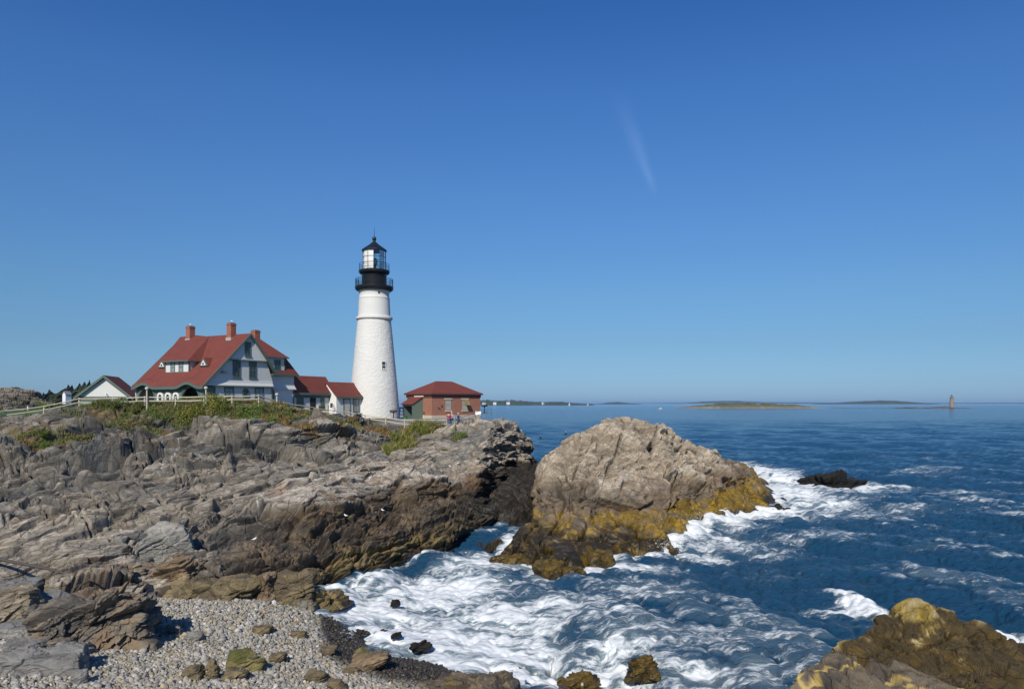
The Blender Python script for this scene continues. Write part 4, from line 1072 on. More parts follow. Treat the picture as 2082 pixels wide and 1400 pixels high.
# other outer walls
w = HB(); w.box(10.0, 16.1, 2.0, 2.3, G0, 2.0); w.box(15.8, 16.1, 2.3, 12, G0, 4.2); w.box(0, 15.8, 11.7, 12, G0, 4.2); w.box(9.7, 10, .3, 2.0, G0, 4.2); w.build('wing_wall', WHITE, house)
w = HB()
for (z0, y0), (z1, y1) in zip([(2.0, 1.72), (2.15, 1.74), (2.5, 1.9), (2.9, 1.98)], [(2.15, 1.74), (2.5, 1.9), (2.9, 1.98), (4.2, 1.99)]):
    e0, e1 = 2.0 - y0, 2.0 - y1
    w.hexa([(10, y0, z0), (16.1 + e0, y0, z0), (16.1 + e0, 2.3, z0), (10, 2.3, z0), (10, y1, z1), (16.1 + e1, y1, z1), (16.1 + e1, 2.3, z1), (10, 2.3, z1)])
w.build('wing_upper_wall', SIDING, house)
# porch front with two broad arches
yy_ = lambda c, r, k=18: [(c + r * cos(pi * i / k), .25 + r * sin(pi * i / k)) for i in range(k + 1)]
out = [(0, G0), (0, 2.05), (14.4, 2.05), (14.4, G0), (14.05, G0)] + yy_(12.25, 1.8) + [(10.45, G0), (4.5, G0)] + yy_(2.7, 1.8) + [(.9, G0)]
f = HB(); f.slab([(-1.7, y, z) for y, z in out], (.25, 0, 0)); f.build('porch_wall', GREENW, house)
f = HB(); f.box(.9, 1.1, .3, 14.4, G0, 2.0); f.build('porch_back_wall', GREENW, house)
f = HB(); f.box(-1.45, .9, .05, 14.4, 2.0, 2.1); f.box(-1.45, .9, .05, 14.4, G0, -.75); f.build('porch_floor', DARK, house)
f = HB(); f.box(-1.7, -1.45, .0, .25, 2.05, 2.3); f.box(-1.45, 0, .02, .2, 1.0, 2.15); f.box(-.35, 0, .02, .2, G0, 1.0); f.build('porch_side', GREENW, house)
def ring(parent, name, c, r0, r1, foot, x0, x1, mat, k=16):
    m = HB(); ang = [pi * i / k for i in range(k + 1)]
    P = lambda r, t, x: (x, c[0] + r * cos(t), c[1] + r * 1.15 * sin(t))
    for t0, t1 in zip(ang[:-1], ang[1:]):
        m.hexa([P(r0, t0, x1), P(r1, t0, x1), P(r1, t0, x0), P(r0, t0, x0), P(r0, t1, x1), P(r1, t1, x1), P(r1, t1, x0), P(r0, t1, x0)])
    for sg in (1, -1):
        a, b = sorted((c[0] + sg * r0, c[0] + sg * r1)); m.box(min(x0, x1), max(x0, x1), a, b, foot, c[1] - .002)
    return m.build(name, mat, parent)
for c in (12.25, 2.7): ring(house, 'arch_trim', (c, .25), 1.8, 2.0, G0, -1.78, -1.703, GREEN)
for yc in (9.1, 7.4, 5.7):
    o = ring(house, 'arched_window', (yc, .72), .36, .66, -.45, -1.83, -1.703, WHITE)
    m = HB(); m.slab([(-1.715, yc + .36 * cos(t), .72 + .41 * sin(t)) for t in [pi * i / 14 for i in range(15)]] + [(-1.715, yc - .36, -.45), (-1.715, yc + .36, -.45)], (.01, 0, 0)); m.build('pane', PANE, o)
    m = HB(); m.box(-1.77, -1.72, yc - .03, yc + .03, -.45, 1.1); m.build('sash', GREEN, o)
    m = HB(); m.box(-1.86, -1.703, yc - .7, yc + .7, -.58, -.455); m.build('sill', WHITE, o)
# main roof: the long front slope lifts over the two arches
def slope_mesh():
    ny, nx, th = 90, 30, .22
    ys = np.linspace(-.55, YE, ny); V = []; 
    ts = np.concatenate((np.linspace(0, .22, 14), np.linspace(.25, 1, nx - 14)))
    for y in ys:
        bump = sum(np.cos(np.clip((y - c) / 2.6, -1, 1) * pi) * .5 + .5 for c in (12.25, 2.7))
        for t_ in ts:
            x = LX + t_ * (AX - LX); h = hl(x) + .62 * bump * (1 - sstep(0, .22, t_))
            V.append((x, y, h))
    V = np.array(V); n = len(V); F = grid_faces(ny, nx)
    lo = V - np.array((0, 0, th)); VV = np.r_[V, lo]; FF = [F, F[:, ::-1] + n]
    idx = np.arange(n).reshape(ny, nx)
    for e in (idx[:, 0], idx[:, -1][::-1], idx[0][::-1], idx[-1]):
        FF.append(np.stack((e[:-1], e[1:], e[1:] + n, e[:-1] + n), 1))
    return VV * KH, np.concatenate(FF), V[::nx][:, :], ys
VV, FF, eave, ys = slope_mesh()
roof = np_mesh('roof', VV, FF, ROOF, house, False)
rb = HB(); rb.slab([(AX, -.55, AH), (RX, -.55, RH), (RX, -.55, RH - .22), (AX, -.55, AH - .22)], (0, YE + .55, 0)); rb.build('rear_slope', ROOF, roof)
fc = HB()
ev = eave[:, :]
for i in range(len(ys) - 1):
    (x0, y0, h0), (x1, y1, h1) = ev[i], ev[i + 1]
    fc.hexa([(x0 - .05, y0, h0 - .40), (x0 + .12, y0, h0 - .40), (x1 + .12, y1, h1 - .40), (x1 - .05, y1, h1 - .40), (x0 - .05, y0, h0 - .03), (x0 + .12, y0, h0 - .03), (x1 + .12, y1, h1 - .03), (x1 - .05, y1, h1 - .03)])
fc.build('eave_trim', GREEN, roof)
# frieze behind the lifted eaves
for c in (12.25, 2.7):
    fr = HB(); q = [(y, 2.06 + .62 * (np.cos(np.clip((y - c) / 2.6, -1, 1) * pi) * .5 + .5)) for y in np.linspace(c - 2.4 if c < 5 else c - 2.5, min(c + 2.5, 14.4), 20)]
    fr.slab([(-1.69, q[0][0], 2.06)] + [(-1.69, y, z) for y, z in q] + [(-1.69, q[-1][0], 2.06)], (.22, 0, 0)); fr.build('frieze', GREENW, house)
# rake boards
for (x0, h0), (x1, h1), d in (((LX, LH), (AX, AH), .34), ((RX, RH), (AX, AH), .42)):
    rk_ = HB(); rk_.slab([(x0, -.62, h0 - d), (x1, -.62, h1 - d), (x1, -.62, h1 + .03), (x0, -.62, h0 + .03)], (0, .12, 0)); rk_.build('rake_board', GREEN, roof)
rk_ = HB(); rk_.box(9.55, 10.6, -.66, -.3, 4.02, 4.2); rk_.build('rake_bracket', GREEN, roof)
rk_ = HB(); rk_.box(1.0, 1.9, -.45, -.1, 4.1, 4.25); rk_.build('rake_bracket', GREEN, roof)
rk_ = HB(); rk_.slab([(LX, YE - .02, LH - .3), (AX, YE - .02, AH - .3), (AX, YE - .02, AH + .02), (LX, YE - .02, LH + .02)], (0, .1, 0))
rk_.build('rake_board', GREEN, roof)
sf = HB(); sf.slab([(AX, -.5, AH - .24), (RX - .1, -.5, RH - .14), (RX - .1, -.05, RH - .14), (AX, -.05, AH - .24)], (0, 0, -.03)); sf.build('soffit', GREEN, roof)
m = HB(); m.slab([(LX + .4, YE - .3, LH), (AX, YE - .3, AH - .2), (RX - .2, YE - .3, RH), (RX - .2, YE - .3, G0), (-1.5, YE - .3, G0)], (0, .15, 0)); m.build('far_gable', SIDING, house)
# front dormer
d = HB(); A_, B_, E_, F_ = (-.55, 4.75, 5.85), (5.6, 11.2, 10.05), (5.6, 15.0, 9.95), (-.55, 10.75, 5.85); C_, D_ = (5.6, 8.3, 9.72), (1.7, 4.75, 5.85)
G_ = (1.7, 10.9, 5.85)
d.add([A_, B_, C_, D_, E_, F_, G_, (5.6, 15.0, 9.6)], [(0, 1, 4, 5), (0, 3, 2, 1), (5, 4, 7, 6), (0, 5, 6, 3)]); dr = d.build('dormer_roof', ROOF, roof)
m = HB(); m.box(-.62, -.5, 4.7, 10.8, 5.68, 5.86); m.box(-.5, 1.5, 4.7, 4.8, 5.68, 5.84); m.box(-.5, .8, 10.7, 10.8, 5.68, 5.84); m.build('eave_trim', GREEN, dr)
dw = HB(); dw.slab([(-.1, 5.2, 4.1), (-.1, 10.3, 4.1), (-.1, 10.3, 5.75), (-.1, 5.2, 5.75)], (.12, 0, 0))
dw.slab([(.02, 5.2, 4.1), (1.6, 5.2, 5.75), (.02, 5.2, 5.75)], (0, .1, 0)); dw.slab([(.02, 10.2, 4.1), (1.6, 10.2, 5.75), (.02, 10.2, 5.75)], (0, .1, 0))
dormer = dw.build('dormer', SIDING, house)
HB().box(-.16, -.02, 5.12, 5.25, 4.1, 5.75).build('corner_board', GREEN, dormer); HB().box(-.16, -.02, 10.25, 10.38, 4.1, 5.75).build('corner_board', GREEN, dormer)
for y0 in (9.05, 7.25): window(dormer, S(-.1, y0, 4.3), (0, -1, 0), (-1, 0, 0), .75 * KH, 1.3 * KH, glass=CURT, fw=.1, mull=0)
# two little triangular roof vents
for y0 in (2.8, 11.9):
    x0 = .62; h0 = hl(x0); m = HB()
    m.add([(x0 - .1, y0 - 1.0, h0), (x0 - .1, y0 + 1.0, h0), (x0 - .15, y0, h0 + 1.25), (x0 + 1.3, y0, hl(x0 + 1.3))], [(0, 2, 3), (1, 3, 2), (0, 1, 2)]); vt = m.build('roof_vent', ROOF, roof)
    m = HB(); m.slab([(x0 - .24, y0 - .85, h0 + .06), (x0 - .24, y0 + .85, h0 + .06), (x0 - .24, y0, h0 + 1.12)], (.09, 0, 0)); m.build('face', GREEN, vt)
    m = HB(); m.slab([(x0 - .27, y0 - .55, h0 + .16), (x0 - .27, y0 + .55, h0 + .16), (x0 - .27, y0, h0 + .88)], (.025, 0, 0)); m.build('frame', WHITE, vt)
    m = HB(); m.slab([(x0 - .29, y0 - .27, h0 + .26), (x0 - .29, y0 + .27, h0 + .26), (x0 - .29, y0, h0 + .60)], (.015, 0, 0)); m.build('pane', PANE, vt)
# wing roof with dormer
wr = HB(); z0 = RH + .05
P = dict(a=(9.9, 1.45, z0), b=(16.6, 1.45, z0), c=(16.6, 12.4, z0), d=(9.9, 12.4, z0), e=(15.0, 3.0, 7.3), f=(15.0, 10.6, 7.3), g=(13.9, 6.8, 9.72), h=(5.7, 6.8, 9.72), i=(7.2, 3.0, 7.3), j=(7.2, 10.6, 7.3))
kk = list(P); vs = [P[q] for q in kk]; ix = lambda s: tuple(kk.index(c) for c in s)
wr.add(vs, [ix('abei'), ix('bcfe'), ix('cdjf'), ix('ieg') + (kk.index('h'),), ix('efg'), ix('fjhg')]); wr.build('wing_roof', ROOF, roof)
m = HB(); m.box(9.9, 16.65, 1.40, 1.55, RH - .2, RH + .04); m.box(16.5, 16.65, 1.55, 12.4, RH - .2, RH + .04); m.box(10.2, 16.5, 1.55, 2.0, RH - .14, RH - .06); m.build('wing_eave', GREEN, roof)
m = HB(); m.hexa([(9.6, 1.75, 4.5), (14.0, 1.75, 4.5), (14.0, 4.0, 4.5), (9.6, 4.0, 4.5), (9.6, 1.75, 6.85), (14.0, 1.75, 6.85), (14.0, 4.0, 6.85), (9.6, 4.0, 6.85)]); wd2 = m.build('wing_dormer', SIDING, house)
m = HB(); m.add([(9.3, 1.35, 6.86), (14.5, 1.35, 6.86), (14.5, 4.2, 6.86), (9.3, 4.2, 6.86), (13.6, 6.6, 9.85), (7.5, 6.6, 9.85)], [(0, 1, 4, 5), (1, 2, 4), (3, 0, 5), (0, 3, 2, 1)]); m.build('dormer_roof', ROOF, wd2)
m = HB(); m.box(9.25, 14.55, 1.30, 1.42, 6.7, 6.88); m.box(14.43, 14.55, 1.42, 4.0, 6.7, 6.88); m.box(13.92, 14.06, 1.69, 1.75, 4.5, 6.7); m.build('eave_trim', GREEN, wd2)
window(wd2, S(12.1, 1.75, 4.95), (1, 0, 0), (0, -1, 0), .95 * KH, 1.3 * KH, fw=.12)
# chimneys
for x, y, h0, h1, wd_ in ((5.1, 11.9, 9.2, 11.35, .46), (5.25, 3.05, 9.0, 11.35, .46), (12.9, 6.9, 9.2, 11.15, .50)):
    m = HB(); m.box(x - wd_, x + wd_, y - wd_, y + wd_, h0 - .6, h1); m.box(x - wd_ - .05, x + wd_ + .05, y - wd_ - .05, y + wd_ + .05, h1 - .28, h1 - .13); ch = m.build('chimney', BRICK, roof)
    m = HB(); m.box(x - wd_ - .08, x + wd_ + .08, y - wd_ - .08, y + wd_ + .08, h0 - .8, h0 + .28); m.build('flashing', CONC, ch)
    m = HB(); m.box(x - wd_ + .1, x + wd_ - .1, y - wd_ + .1, y + wd_ - .1, h1 + .0, h1 + .06); m.build('cap', DARK, ch)
# gable windows
for x0, x1, z0, z1, gl, y in ((1.75, 3.0, -.35, 1.95, CURT, 0), (6.95, 8.25, -.35, 1.95, CURT, 0), (3.1, 4.15, 3.6, 5.6, PANE, -.03), (5.9, 6.95, 3.6, 5.6, PANE, -.03), (4.95, 5.7, 6.75, 8.35, PANE, -.28)):
    window(house, S(x0, y, z0), (1, 0, 0), (0, -1, 0), (x1 - x0) * KH, (z1 - z0) * KH, glass=gl, fw=.14)
def oval(c, rx, rz, r2, mat, y0, y1, name, parent):
    m = HB(); k = 24; P = lambda s, t, y: (c[0] + rx * s * cos(t), y, c[1] + rz * s * sin(t))
    for i in range(k):
        a, b = 2 * pi * i / k, 2 * pi * (i + 1) / k
        m.hexa([P(r2, a, y0), P(1, a, y0), P(1, b, y0), P(r2, b, y0), P(r2, a, y1), P(1, a, y1), P(1, b, y1), P(r2, b, y1)])
    return m.build(name, mat, parent)
ov = oval((5.2, 1.25), .62, .75, .58, GREEN, -.003, -.09, 'oval_window', house)
m = HB(); m.slab([(5.2 + .38 * cos(t), -.006, 1.25 + .46 * sin(t)) for t in [2 * pi * i / 20 for i in range(20)]], (0, -.01, 0)); m.build('pane', PANE, ov)
# wing door and porch door
m = HB(); m.box(10.35, 12.2, 1.93, 1.997, G0, 1.9); dd_ = m.build('door', GREEN, house)
m = HB(); m.box(10.75, 11.8, 1.915, 1.928, .1, 1.5); m.build('pane', PANE, dd_)
m = HB(); m.box(15.9, 16.16, 1.94, 1.997, G0, 1.98); m.build('corner_board', GREEN, house)
m = HB(); m.box(.84, .895, 2.2, 3.2, -.9, 1.1); dd_ = m.build('door', WHITE, house)
m = HB(); m.ball((.80, 2.3, .1), .05, 6, 4); m.build('handle', BLACK, dd_)

# ------------------------------------------------------------------ covered way and oil shed
link = empty('covered_passage', (-30.0, 100.4, 10.0), B60)
tag(link, 'low white passage with dark red roof joining the house to the small shed', 'outbuilding')
rz_ = 2.72; L_ = 7.9
lb = MB(); lb.box(0, L_, 0, .2, -.6, rz_); lb.box(L_ - .2, L_, .2, 3.2, -.6, rz_); lb.box(0, .2, .2, 3.2, -.6, rz_); lb.box(.2, L_ - .2, 3.0, 3.2, -.6, rz_); lb.build('wall', SIDING, link)
lr = MB(); lr.slab([(-.3, -.35, rz_ - .05), (-.3, 1.6, rz_ + 2.35), (-.3, 3.55, rz_ - .05), (-.3, 3.55, rz_ + .12), (-.3, 1.6, rz_ + 2.55), (-.3, -.35, rz_ + .12)], (L_ + .6, 0, 0)); lr.build('roof', ROOF, link)
lg = MB(); lg.slab([(L_ - .1, 0, rz_), (L_ - .1, 3.2, rz_), (L_ - .1, 1.6, rz_ + 2.0)], (.1, 0, 0)); lg.build('gable', WHITE, link)
m = MB(); m.box(-.3, L_ + .25, -.42, -.352, rz_ - .18, rz_ + .1); m.box(0, L_, -.06, -.003, rz_ - .55, rz_ - .2); m.build('eave_trim', GREEN, link)
for x0, x1 in ((1.0, 2.3), (3.5, 4.6), (5.5, 6.3)):
    m = MB(); m.box(x0, x1, -.055, -.003, -.5, rz_ - .55); m.build('door', GREEN if x0 != 3.5 else DARK, link)
MB().box(L_ - .12, L_ + .05, -.07, -.003, -.6, rz_ - .55).build('corner_board', GREEN, link); MB().box(-.05, .1, -.07, -.003, -.6, rz_ - .55).build('corner_board', GREEN, link)

shed = empty('oil_shed', (W(684, 818, 106)[0], 106.0, 9.35), B60)
tag(shed, 'small white shed with red roof and pale door against the foot of the lighthouse', 'outbuilding')
sl_ = 7.0; rz_ = 2.95
lb = MB(); lb.box(0, sl_, 0, .2, -.5, rz_); lb.box(0, .2, .2, 3.6, -.5, rz_); lb.box(0, sl_, 3.4, 3.6, -.5, rz_); lb.build('wall', WHITE, shed)
lg = MB(); lg.slab([(.0, 0, rz_), (.0, 3.6, rz_), (.0, 1.8, rz_ + 1.95)], (.2, 0, 0)); lg.build('gable', WHITE, shed)
lr = MB(); lr.slab([(-.25, -.3, rz_ - .1), (-.25, 1.8, rz_ + 2.0), (-.25, 3.9, rz_ - .1), (-.25, 3.9, rz_ + .06), (-.25, 1.8, rz_ + 2.2), (-.25, -.3, rz_ + .06)], (sl_ - .5, 0, 0)); lr.build('roof', ROOF, shed)
m = MB(); m.slab([(sl_ - .75, -.3, rz_ - .1), (sl_ + .3, -.3, rz_ - .1), (sl_ - .75, 1.8, rz_ + 2.0)], (0, 0, .17)); m.build('roof_corner', ROOF, shed)
m = MB(); m.box(-.25, sl_ + .2, -.36, -.302, rz_ - .2, rz_ + .04); m.build('eave_trim', GREEN, shed)
m = MB(); m.box(1.55, 2.75, -.05, -.003, -.3, 2.6); fr = m.build('door', plain('pale cream door', (.50, .50, .43), .6, .1), shed)
m = MB(); m.box(1.4, 1.545, -.08, -.003, -.3, 2.7); m.box(2.755, 2.9, -.08, -.003, -.3, 2.7); m.box(1.4, 2.9, -.09, -.003, 2.605, 2.78); m.build('frame', GREEN, fr)
m = MB(); m.ball((2.62, -.09, 1.0), .05, 6, 4); m.build('handle', BLACK, fr)
window(shed, (3.55, 0, .85), (1, 0, 0), (0, -1, 0), 1.15, 1.75, fw=.13, glass=CURT, mull=1)
window(shed, (0, 1.1, 1.5), (0, -1, 0), (-1, 0, 0), .35, .5, fw=.06, mull=0, rail=False, sill=False)

# ------------------------------------------------------------------ lighthouse
TX, TY = W(761, 818, 114)[0], 114.0
PM = 114.0 / FPX
zf = lambda py: ZC + (HY - py) * PM
light = empty('lighthouse', (TX, TY, 0))
tag(light, 'tall white stone lighthouse with black gallery and lantern', 'lighthouse')
def masonry():
    m, k, b = new_mat('whitewashed rubble stone')
    tc = k.new('ShaderNodeTexCoord'); n = k.new('ShaderNodeTexNoise', ins={'Vector': tc.outputs['Object'], 'Scale': .8, 'Detail': 6.0, 'Roughness': .65})
    n3 = k.new('ShaderNodeTexNoise', ins={'Vector': tc.outputs['Object'], 'Scale': 7.0, 'Detail': 4.0})
    f = k.math('MULTIPLY', k.math('MULTIPLY_ADD', n.outputs[0], .16, .92), k.math('MULTIPLY_ADD', n3.outputs[0], .16, .92))
    cc = k.new('ShaderNodeVectorMath', operation='SCALE', ins={0: (.60, .595, .57), 'Scale': f}); k.l.new(cc.outputs[0], b.inputs['Base Color'])
    b.inputs['Roughness'].default_value = .75; b.inputs['Specular IOR Level'].default_value = .2
    bp = k.new('ShaderNodeBump', ins={'Strength': .22, 'Distance': .05, 'Height': n3.outputs[0]}); k.l.new(bp.outputs[0], b.inputs['Normal'])
    return m
MAS = masonry()
def tower():
    nz, na = 330, 330
    pys = np.linspace(870, 649, nz); r = np.interp(pys, [649, 690, 740, 783, 850, 870], [33.6, 37.6, 42.4, 46.6, 52.0, 53.5][::1]) * PM
    a = np.linspace(0, 2 * pi, na, endpoint=False); z = zf(pys)
    P = np.stack((r[None] * np.cos(a)[:, None], r[None] * np.sin(a)[:, None], np.broadcast_to(z, (na, nz))), 2).reshape(-1, 3)
    # staggered rubble courses
    an = np.repeat(a, nz) * 3.4 / .42; cz = P[:, 2] / .27
    row = np.floor(cz + .25 * vnoise(P * 1.3, 2)); q = np.stack((an + .5 * (row % 2) + .35 * vnoise(P * 2.1, 3), cz, np.zeros(len(P))), 1)
    F1, F2, rr, r2, d, d2 = worley(q, 31)
    disp = .014 * sstep(0, .35, F2 - F1) + .016 * rr[0] + .015 * vnoise(P * 5, 9) - .04
    n = np.stack((np.cos(np.repeat(a, nz)), np.sin(np.repeat(a, nz)), np.zeros(len(P))), 1)
    P = P + n * disp[:, None]
    i = np.arange(na)[:, None]; j = np.arange(nz - 1)[None]; i2 = (i + 1) % na
    F = np.stack((i * nz + j + 0 * i, i2 * nz + j, i2 * nz + j + 1, i * nz + j + 1), 2).reshape(-1, 4)
    return np_mesh('tower', P, F, MAS, light, True)
tw = tower()
def lat(name, prof, mat, parent=light, n=72, smooth=True, c=(0, 0), a0=0.0):
    return MB().lathe([(r * PM, zf(y)) for r, y in prof], n, c, a0).build(name, mat, parent, smooth)
lat('belt_course', [(33, 652), (35.2, 650.5), (36.8, 649), (36.8, 645.5), (35, 644.5), (32.4, 643)], MAS)
lat('upper_tower', [(32.8, 650), (32.3, 640), (30.9, 611), (30.7, 608), (31.2, 606.5), (30.2, 605), (29.7, 598), (31.2, 593), (34.5, 589.5)], MAS)
lat('lower_gallery', [(33, 592.5), (36.5, 590.5), (38.2, 588), (38.8, 584.5), (38.8, 583.6), (24, 583.4)], BLACK)
lat('watch_room', [(25, 585), (24.9, 558), (25.4, 557)], BLACK)
lat('upper_gallery', [(25, 558.5), (29, 557), (30.6, 555), (31.2, 552), (31.2, 550.4), (20, 550.2)], BLACK)
lat('lantern_base', [(23.2, 551), (23.2, 548.8), (22.6, 548.6)], BLACK, n=16, smooth=False)
lr = lat('lantern_roof', [(25.4, 510.6), (25.3, 508.6), (19, 503.8), (12, 499), (7, 495), (4, 492.2), (3.0, 491.6), (2.6, 489.6), (3.4, 489.4), (3.4, 488.6), (2.4, 488.2)], BLACK, n=16, smooth=False)
MB().ball((0, 0, zf(485.3)), 4.3 * PM, 16, 10).build('ball_finial', BLACK, lr, True)
MB().tube([(0, 0, zf(482)), (0, 0, zf(472)), (0, 0, zf(460.5))], [.045, .03, .015], 6).build('lightning_rod', BLACK, lr)
def railing(name, r, z0, z1, nb, npost, rails):
    m = MB()
    for zz in rails: m.lathe([(r - .018, zz - .018), (r + .018, zz - .018), (r + .018, zz + .018), (r - .018, zz + .018), (r - .018, zz - .018)], 48, cap=False)
    o = m.build(name, BLACK, light)
    for i in range(npost): t = 2 * pi * i / npost; MB().tube([(r * cos(t), r * sin(t), z0), (r * cos(t), r * sin(t), z1)], .022, 6).build('post', BLACK, o)
    if nb:
        m = MB()
        for i in range(nb): t = 2 * pi * (i + .5) / nb; m.tube([(r * cos(t), r * sin(t), z0), (r * cos(t), r * sin(t), z1)], .012, 4)
        m.build('balusters', BLACK, o)
    return o
railing('lower_railing', 37.6 * PM, zf(584), zf(568), 96, 16, (zf(568), zf(572.5), zf(583)))
railing('upper_railing', 30.2 * PM, zf(550.5), zf(537.2), 0, 14, (zf(537.2), zf(541.5), zf(545.5)))
rg = 22.6 * PM; NP = 12; vis = atan2(-TX, TY)   # sight line bearing
ang0 = -pi / 2 + vis * 0
GLASSL, gk, gb = new_mat('lantern glass'); 
gk.n.remove(gb); g1 = gk.new('ShaderNodeBsdfTransparent', ins={0: (.93, .97, .97, 1)}); g2 = gk.new('ShaderNodeBsdfGlossy', ins={'Roughness': .03}); fz = gk.new('ShaderNodeFresnel', ins={'IOR': 1.45})
gx = gk.new('ShaderNodeMixShader', ins={0: fz.outputs[0], 1: g1.outputs[0], 2: g2.outputs[0]}); gk.l.new(gx.outputs[0], gk.n['Material Output'].inputs[0])
vert_ang = [radians(-83 + 30 * i) for i in range(NP)]
pt = lambda r, t, z: (r * cos(t), r * sin(t), z)
zl0, zl1 = zf(549), zf(510.5)
glaz = MB(); pan = MB(); mul = MB()
for i in range(NP):
    t0, t1 = vert_ang[i], vert_ang[(i + 1) % NP]
    q = [pt(rg, t0, zl0), pt(rg, t1, zl0), pt(rg, t1, zl1), pt(rg, t0, zl1)]
    nrm = np.array((cos((t0 + t1) / 2 + (pi if i == NP - 1 and t1 < t0 else 0)), sin((t0 + t1) / 2 + (pi if i == NP - 1 and t1 < t0 else 0)), 0))
    deg = -95 + 30 * i + 15
    if i in (8, 9, 10, 11): pan.slab(q, tuple(-.02 * nrm))
    else: glaz.slab(q, tuple(-.015 * nrm))
    mul.bar(pt(rg + .02, t0, zl0), pt(rg + .02, t0, zl1), .06)
    for f in (.36, .66):
        z_ = zl0 + (zl1 - zl0) * f; mul.bar(pt(rg + .02, t0, z_), pt(rg + .02, t1, z_), .05)
glaz.build('lantern_pane', GLASSL, light); pan.build('white_panel', WHITE, light); mul.build('glazing_bars', BLACK, light)
lens = MB(); zc_ = zf(532)
lens.lathe([(.01, zc_ - .55), (.34, zc_ - .5), (.52, zc_ - .2), (.55, zc_), (.52, zc_ + .2), (.34, zc_ + .5), (.01, zc_ + .55)], 16)
LENS, lk, lb_ = new_mat('lens glass'); lb_.inputs['Base Color'].default_value = (.62, .56, .34, 1); lb_.inputs['Roughness'].default_value = .15; lb_.inputs['Metallic'].default_value = .6
lens.build('lens', LENS, light, True)
MB().lathe([(.28, zl0 - .1), (.28, zc_ - .55), (.5, zc_ - .52), (.5, zc_ - .48)], 12).build('lens_stand', BLACK, light)
def tower_window(px, py0, py1, w, name, glass):
    x = (px - 761) * PM; zc2 = zf((py0 + py1) / 2); r = np.interp((py0 + py1) / 2, [594, 640, 650, 690, 740, 783], [29.7, 32.3, 33.6, 37.6, 42.4, 46.6]) * PM
    th = atan2(-sqrt(max(r * r - x * x, 0)), x); h = (py1 - py0) * PM
    o = np.array((r * cos(th), r * sin(th), zc2 - h / 2)); a = np.array((-sin(th), cos(th), 0)); n = np.array((cos(th), sin(th), 0))
    return window(light, tuple(o - a * w / 2 + n * .0), tuple(a), tuple(n), w, h, WHITE, glass, .05, 0, True, True, name, proud=.08)
tower_window(786, 737, 752, .55, 'window', PANE)
m = MB(); th = radians(-62); r = 29.8 * PM
m.tube([(r * .97 * cos(th), r * .97 * sin(th), zf(598)), ((r + .08) * cos(th), (r + .08) * sin(th), zf(598))], .16, 12); pw = m.build('porthole', DARK, light)

# ------------------------------------------------------------------ brick fog-signal building
bxy = W(878, 818, 112)
brick = empty('brick_building', (bxy[0], 112.0, 9.15), radians(45))
tag(brick, 'low red brick building with hipped red roof and green entrance porch', 'building')
bw_, bd_, bh_ = 9.9, 6.2, 3.45
m = MB(); m.box(0, bw_, 0, bd_, .4, bh_); m.build('wall', BRICKW, brick)
m = MB(); m.box(-.06, bw_ + .06, -.06, bd_ + .06, -.8, .4); m.build('plinth', STONE, brick)
m = MB(); ov_ = .38; z0 = bh_ + .3
vs = [(-ov_, -ov_, z0), (bw_ + ov_, -ov_, z0), (bw_ + ov_, bd_ + ov_, z0), (-ov_, bd_ + ov_, z0), (3.3, 3.1, z0 + 1.98), (6.6, 3.1, z0 + 1.98)]
m.add(vs, [(0, 1, 5, 4), (1, 2, 5), (2, 3, 4, 5), (3, 0, 4), (3, 2, 1, 0)]); brf = m.build('roof', ROOF, brick)
m = MB(); e = ov_ - .03; m.box(-e, bw_ + e, -e, -e + .12, bh_ + .1, z0 - .003); m.box(-e, -e + .12, -e + .12, bd_ + e, bh_ + .1, z0 - .003); m.box(bw_ + e - .12, bw_ + e, -e + .12, bd_ + e, bh_ + .1, z0 - .003)
m.build('gutter', plain('brown gutter paint', (.10, .05, .04), .6), brick)
m = MB(); m.box(-.1, bw_ + .1, -.1, bd_ + .1, bh_ - .32, bh_ + .1); m.build('cornice', plain('dark brick cornice', (.10, .045, .035), .8, .2), brick)
GRID = plain('glass block lights', (.33, .36, .33), .3, .25, 6.0)
for x0, opened in ((2.75, False), (6.15, True)):
    w_ = window(brick, (x0, 0, 1.25), (1, 0, 0), (0, -1, 0), .95, 1.45, plain('tan window frame', (.30, .26, .18), .7), GRID, .08, 3, True, False, proud=.04)
    mm = MB()
    for i in range(1, 6): mm.box(x0, x0 + .95, -.03, -.013, 1.25 + 1.45 * i / 6 - .015, 1.25 + 1.45 * i / 6 + .015)
    mm.build('glazing_bars', plain('white sash', (.6, .58, .5), .6), w_)
    mm = MB(); mm.box(x0 - .3, x0 + 1.25, -.09, -.003, 2.82, 3.02); mm.build('lintel', STONE, w_)
    mm = MB(); mm.box(x0 - .18, x0 + 1.13, -.12, -.003, .93, 1.16); mm.build('sill', STONE, w_)
    if opened:
        mm = MB(); mm.hexa([(x0 + .2, -.75, 1.95), (x0 + 1.15, -.75, 1.95), (x0 + 1.15, -.70, 1.95), (x0 + .2, -.70, 1.95), (x0 + .2, -.16, 2.8), (x0 + 1.15, -.16, 2.8), (x0 + 1.15, -.11, 2.8), (x0 + .2, -.11, 2.8)])
        mm.build('shutter', plain('brown hinged shutter', (.22, .16, .08), .75, .3, 3), brick)
m = MB(); m.bar((1.2, -.02, 1.55), (1.55, -.12, 1.35), .08); m.bar((1.9, -.02, 1.7), (1.92, -.14, 1.95), .1); m.build('bracket', BLACK, brick)
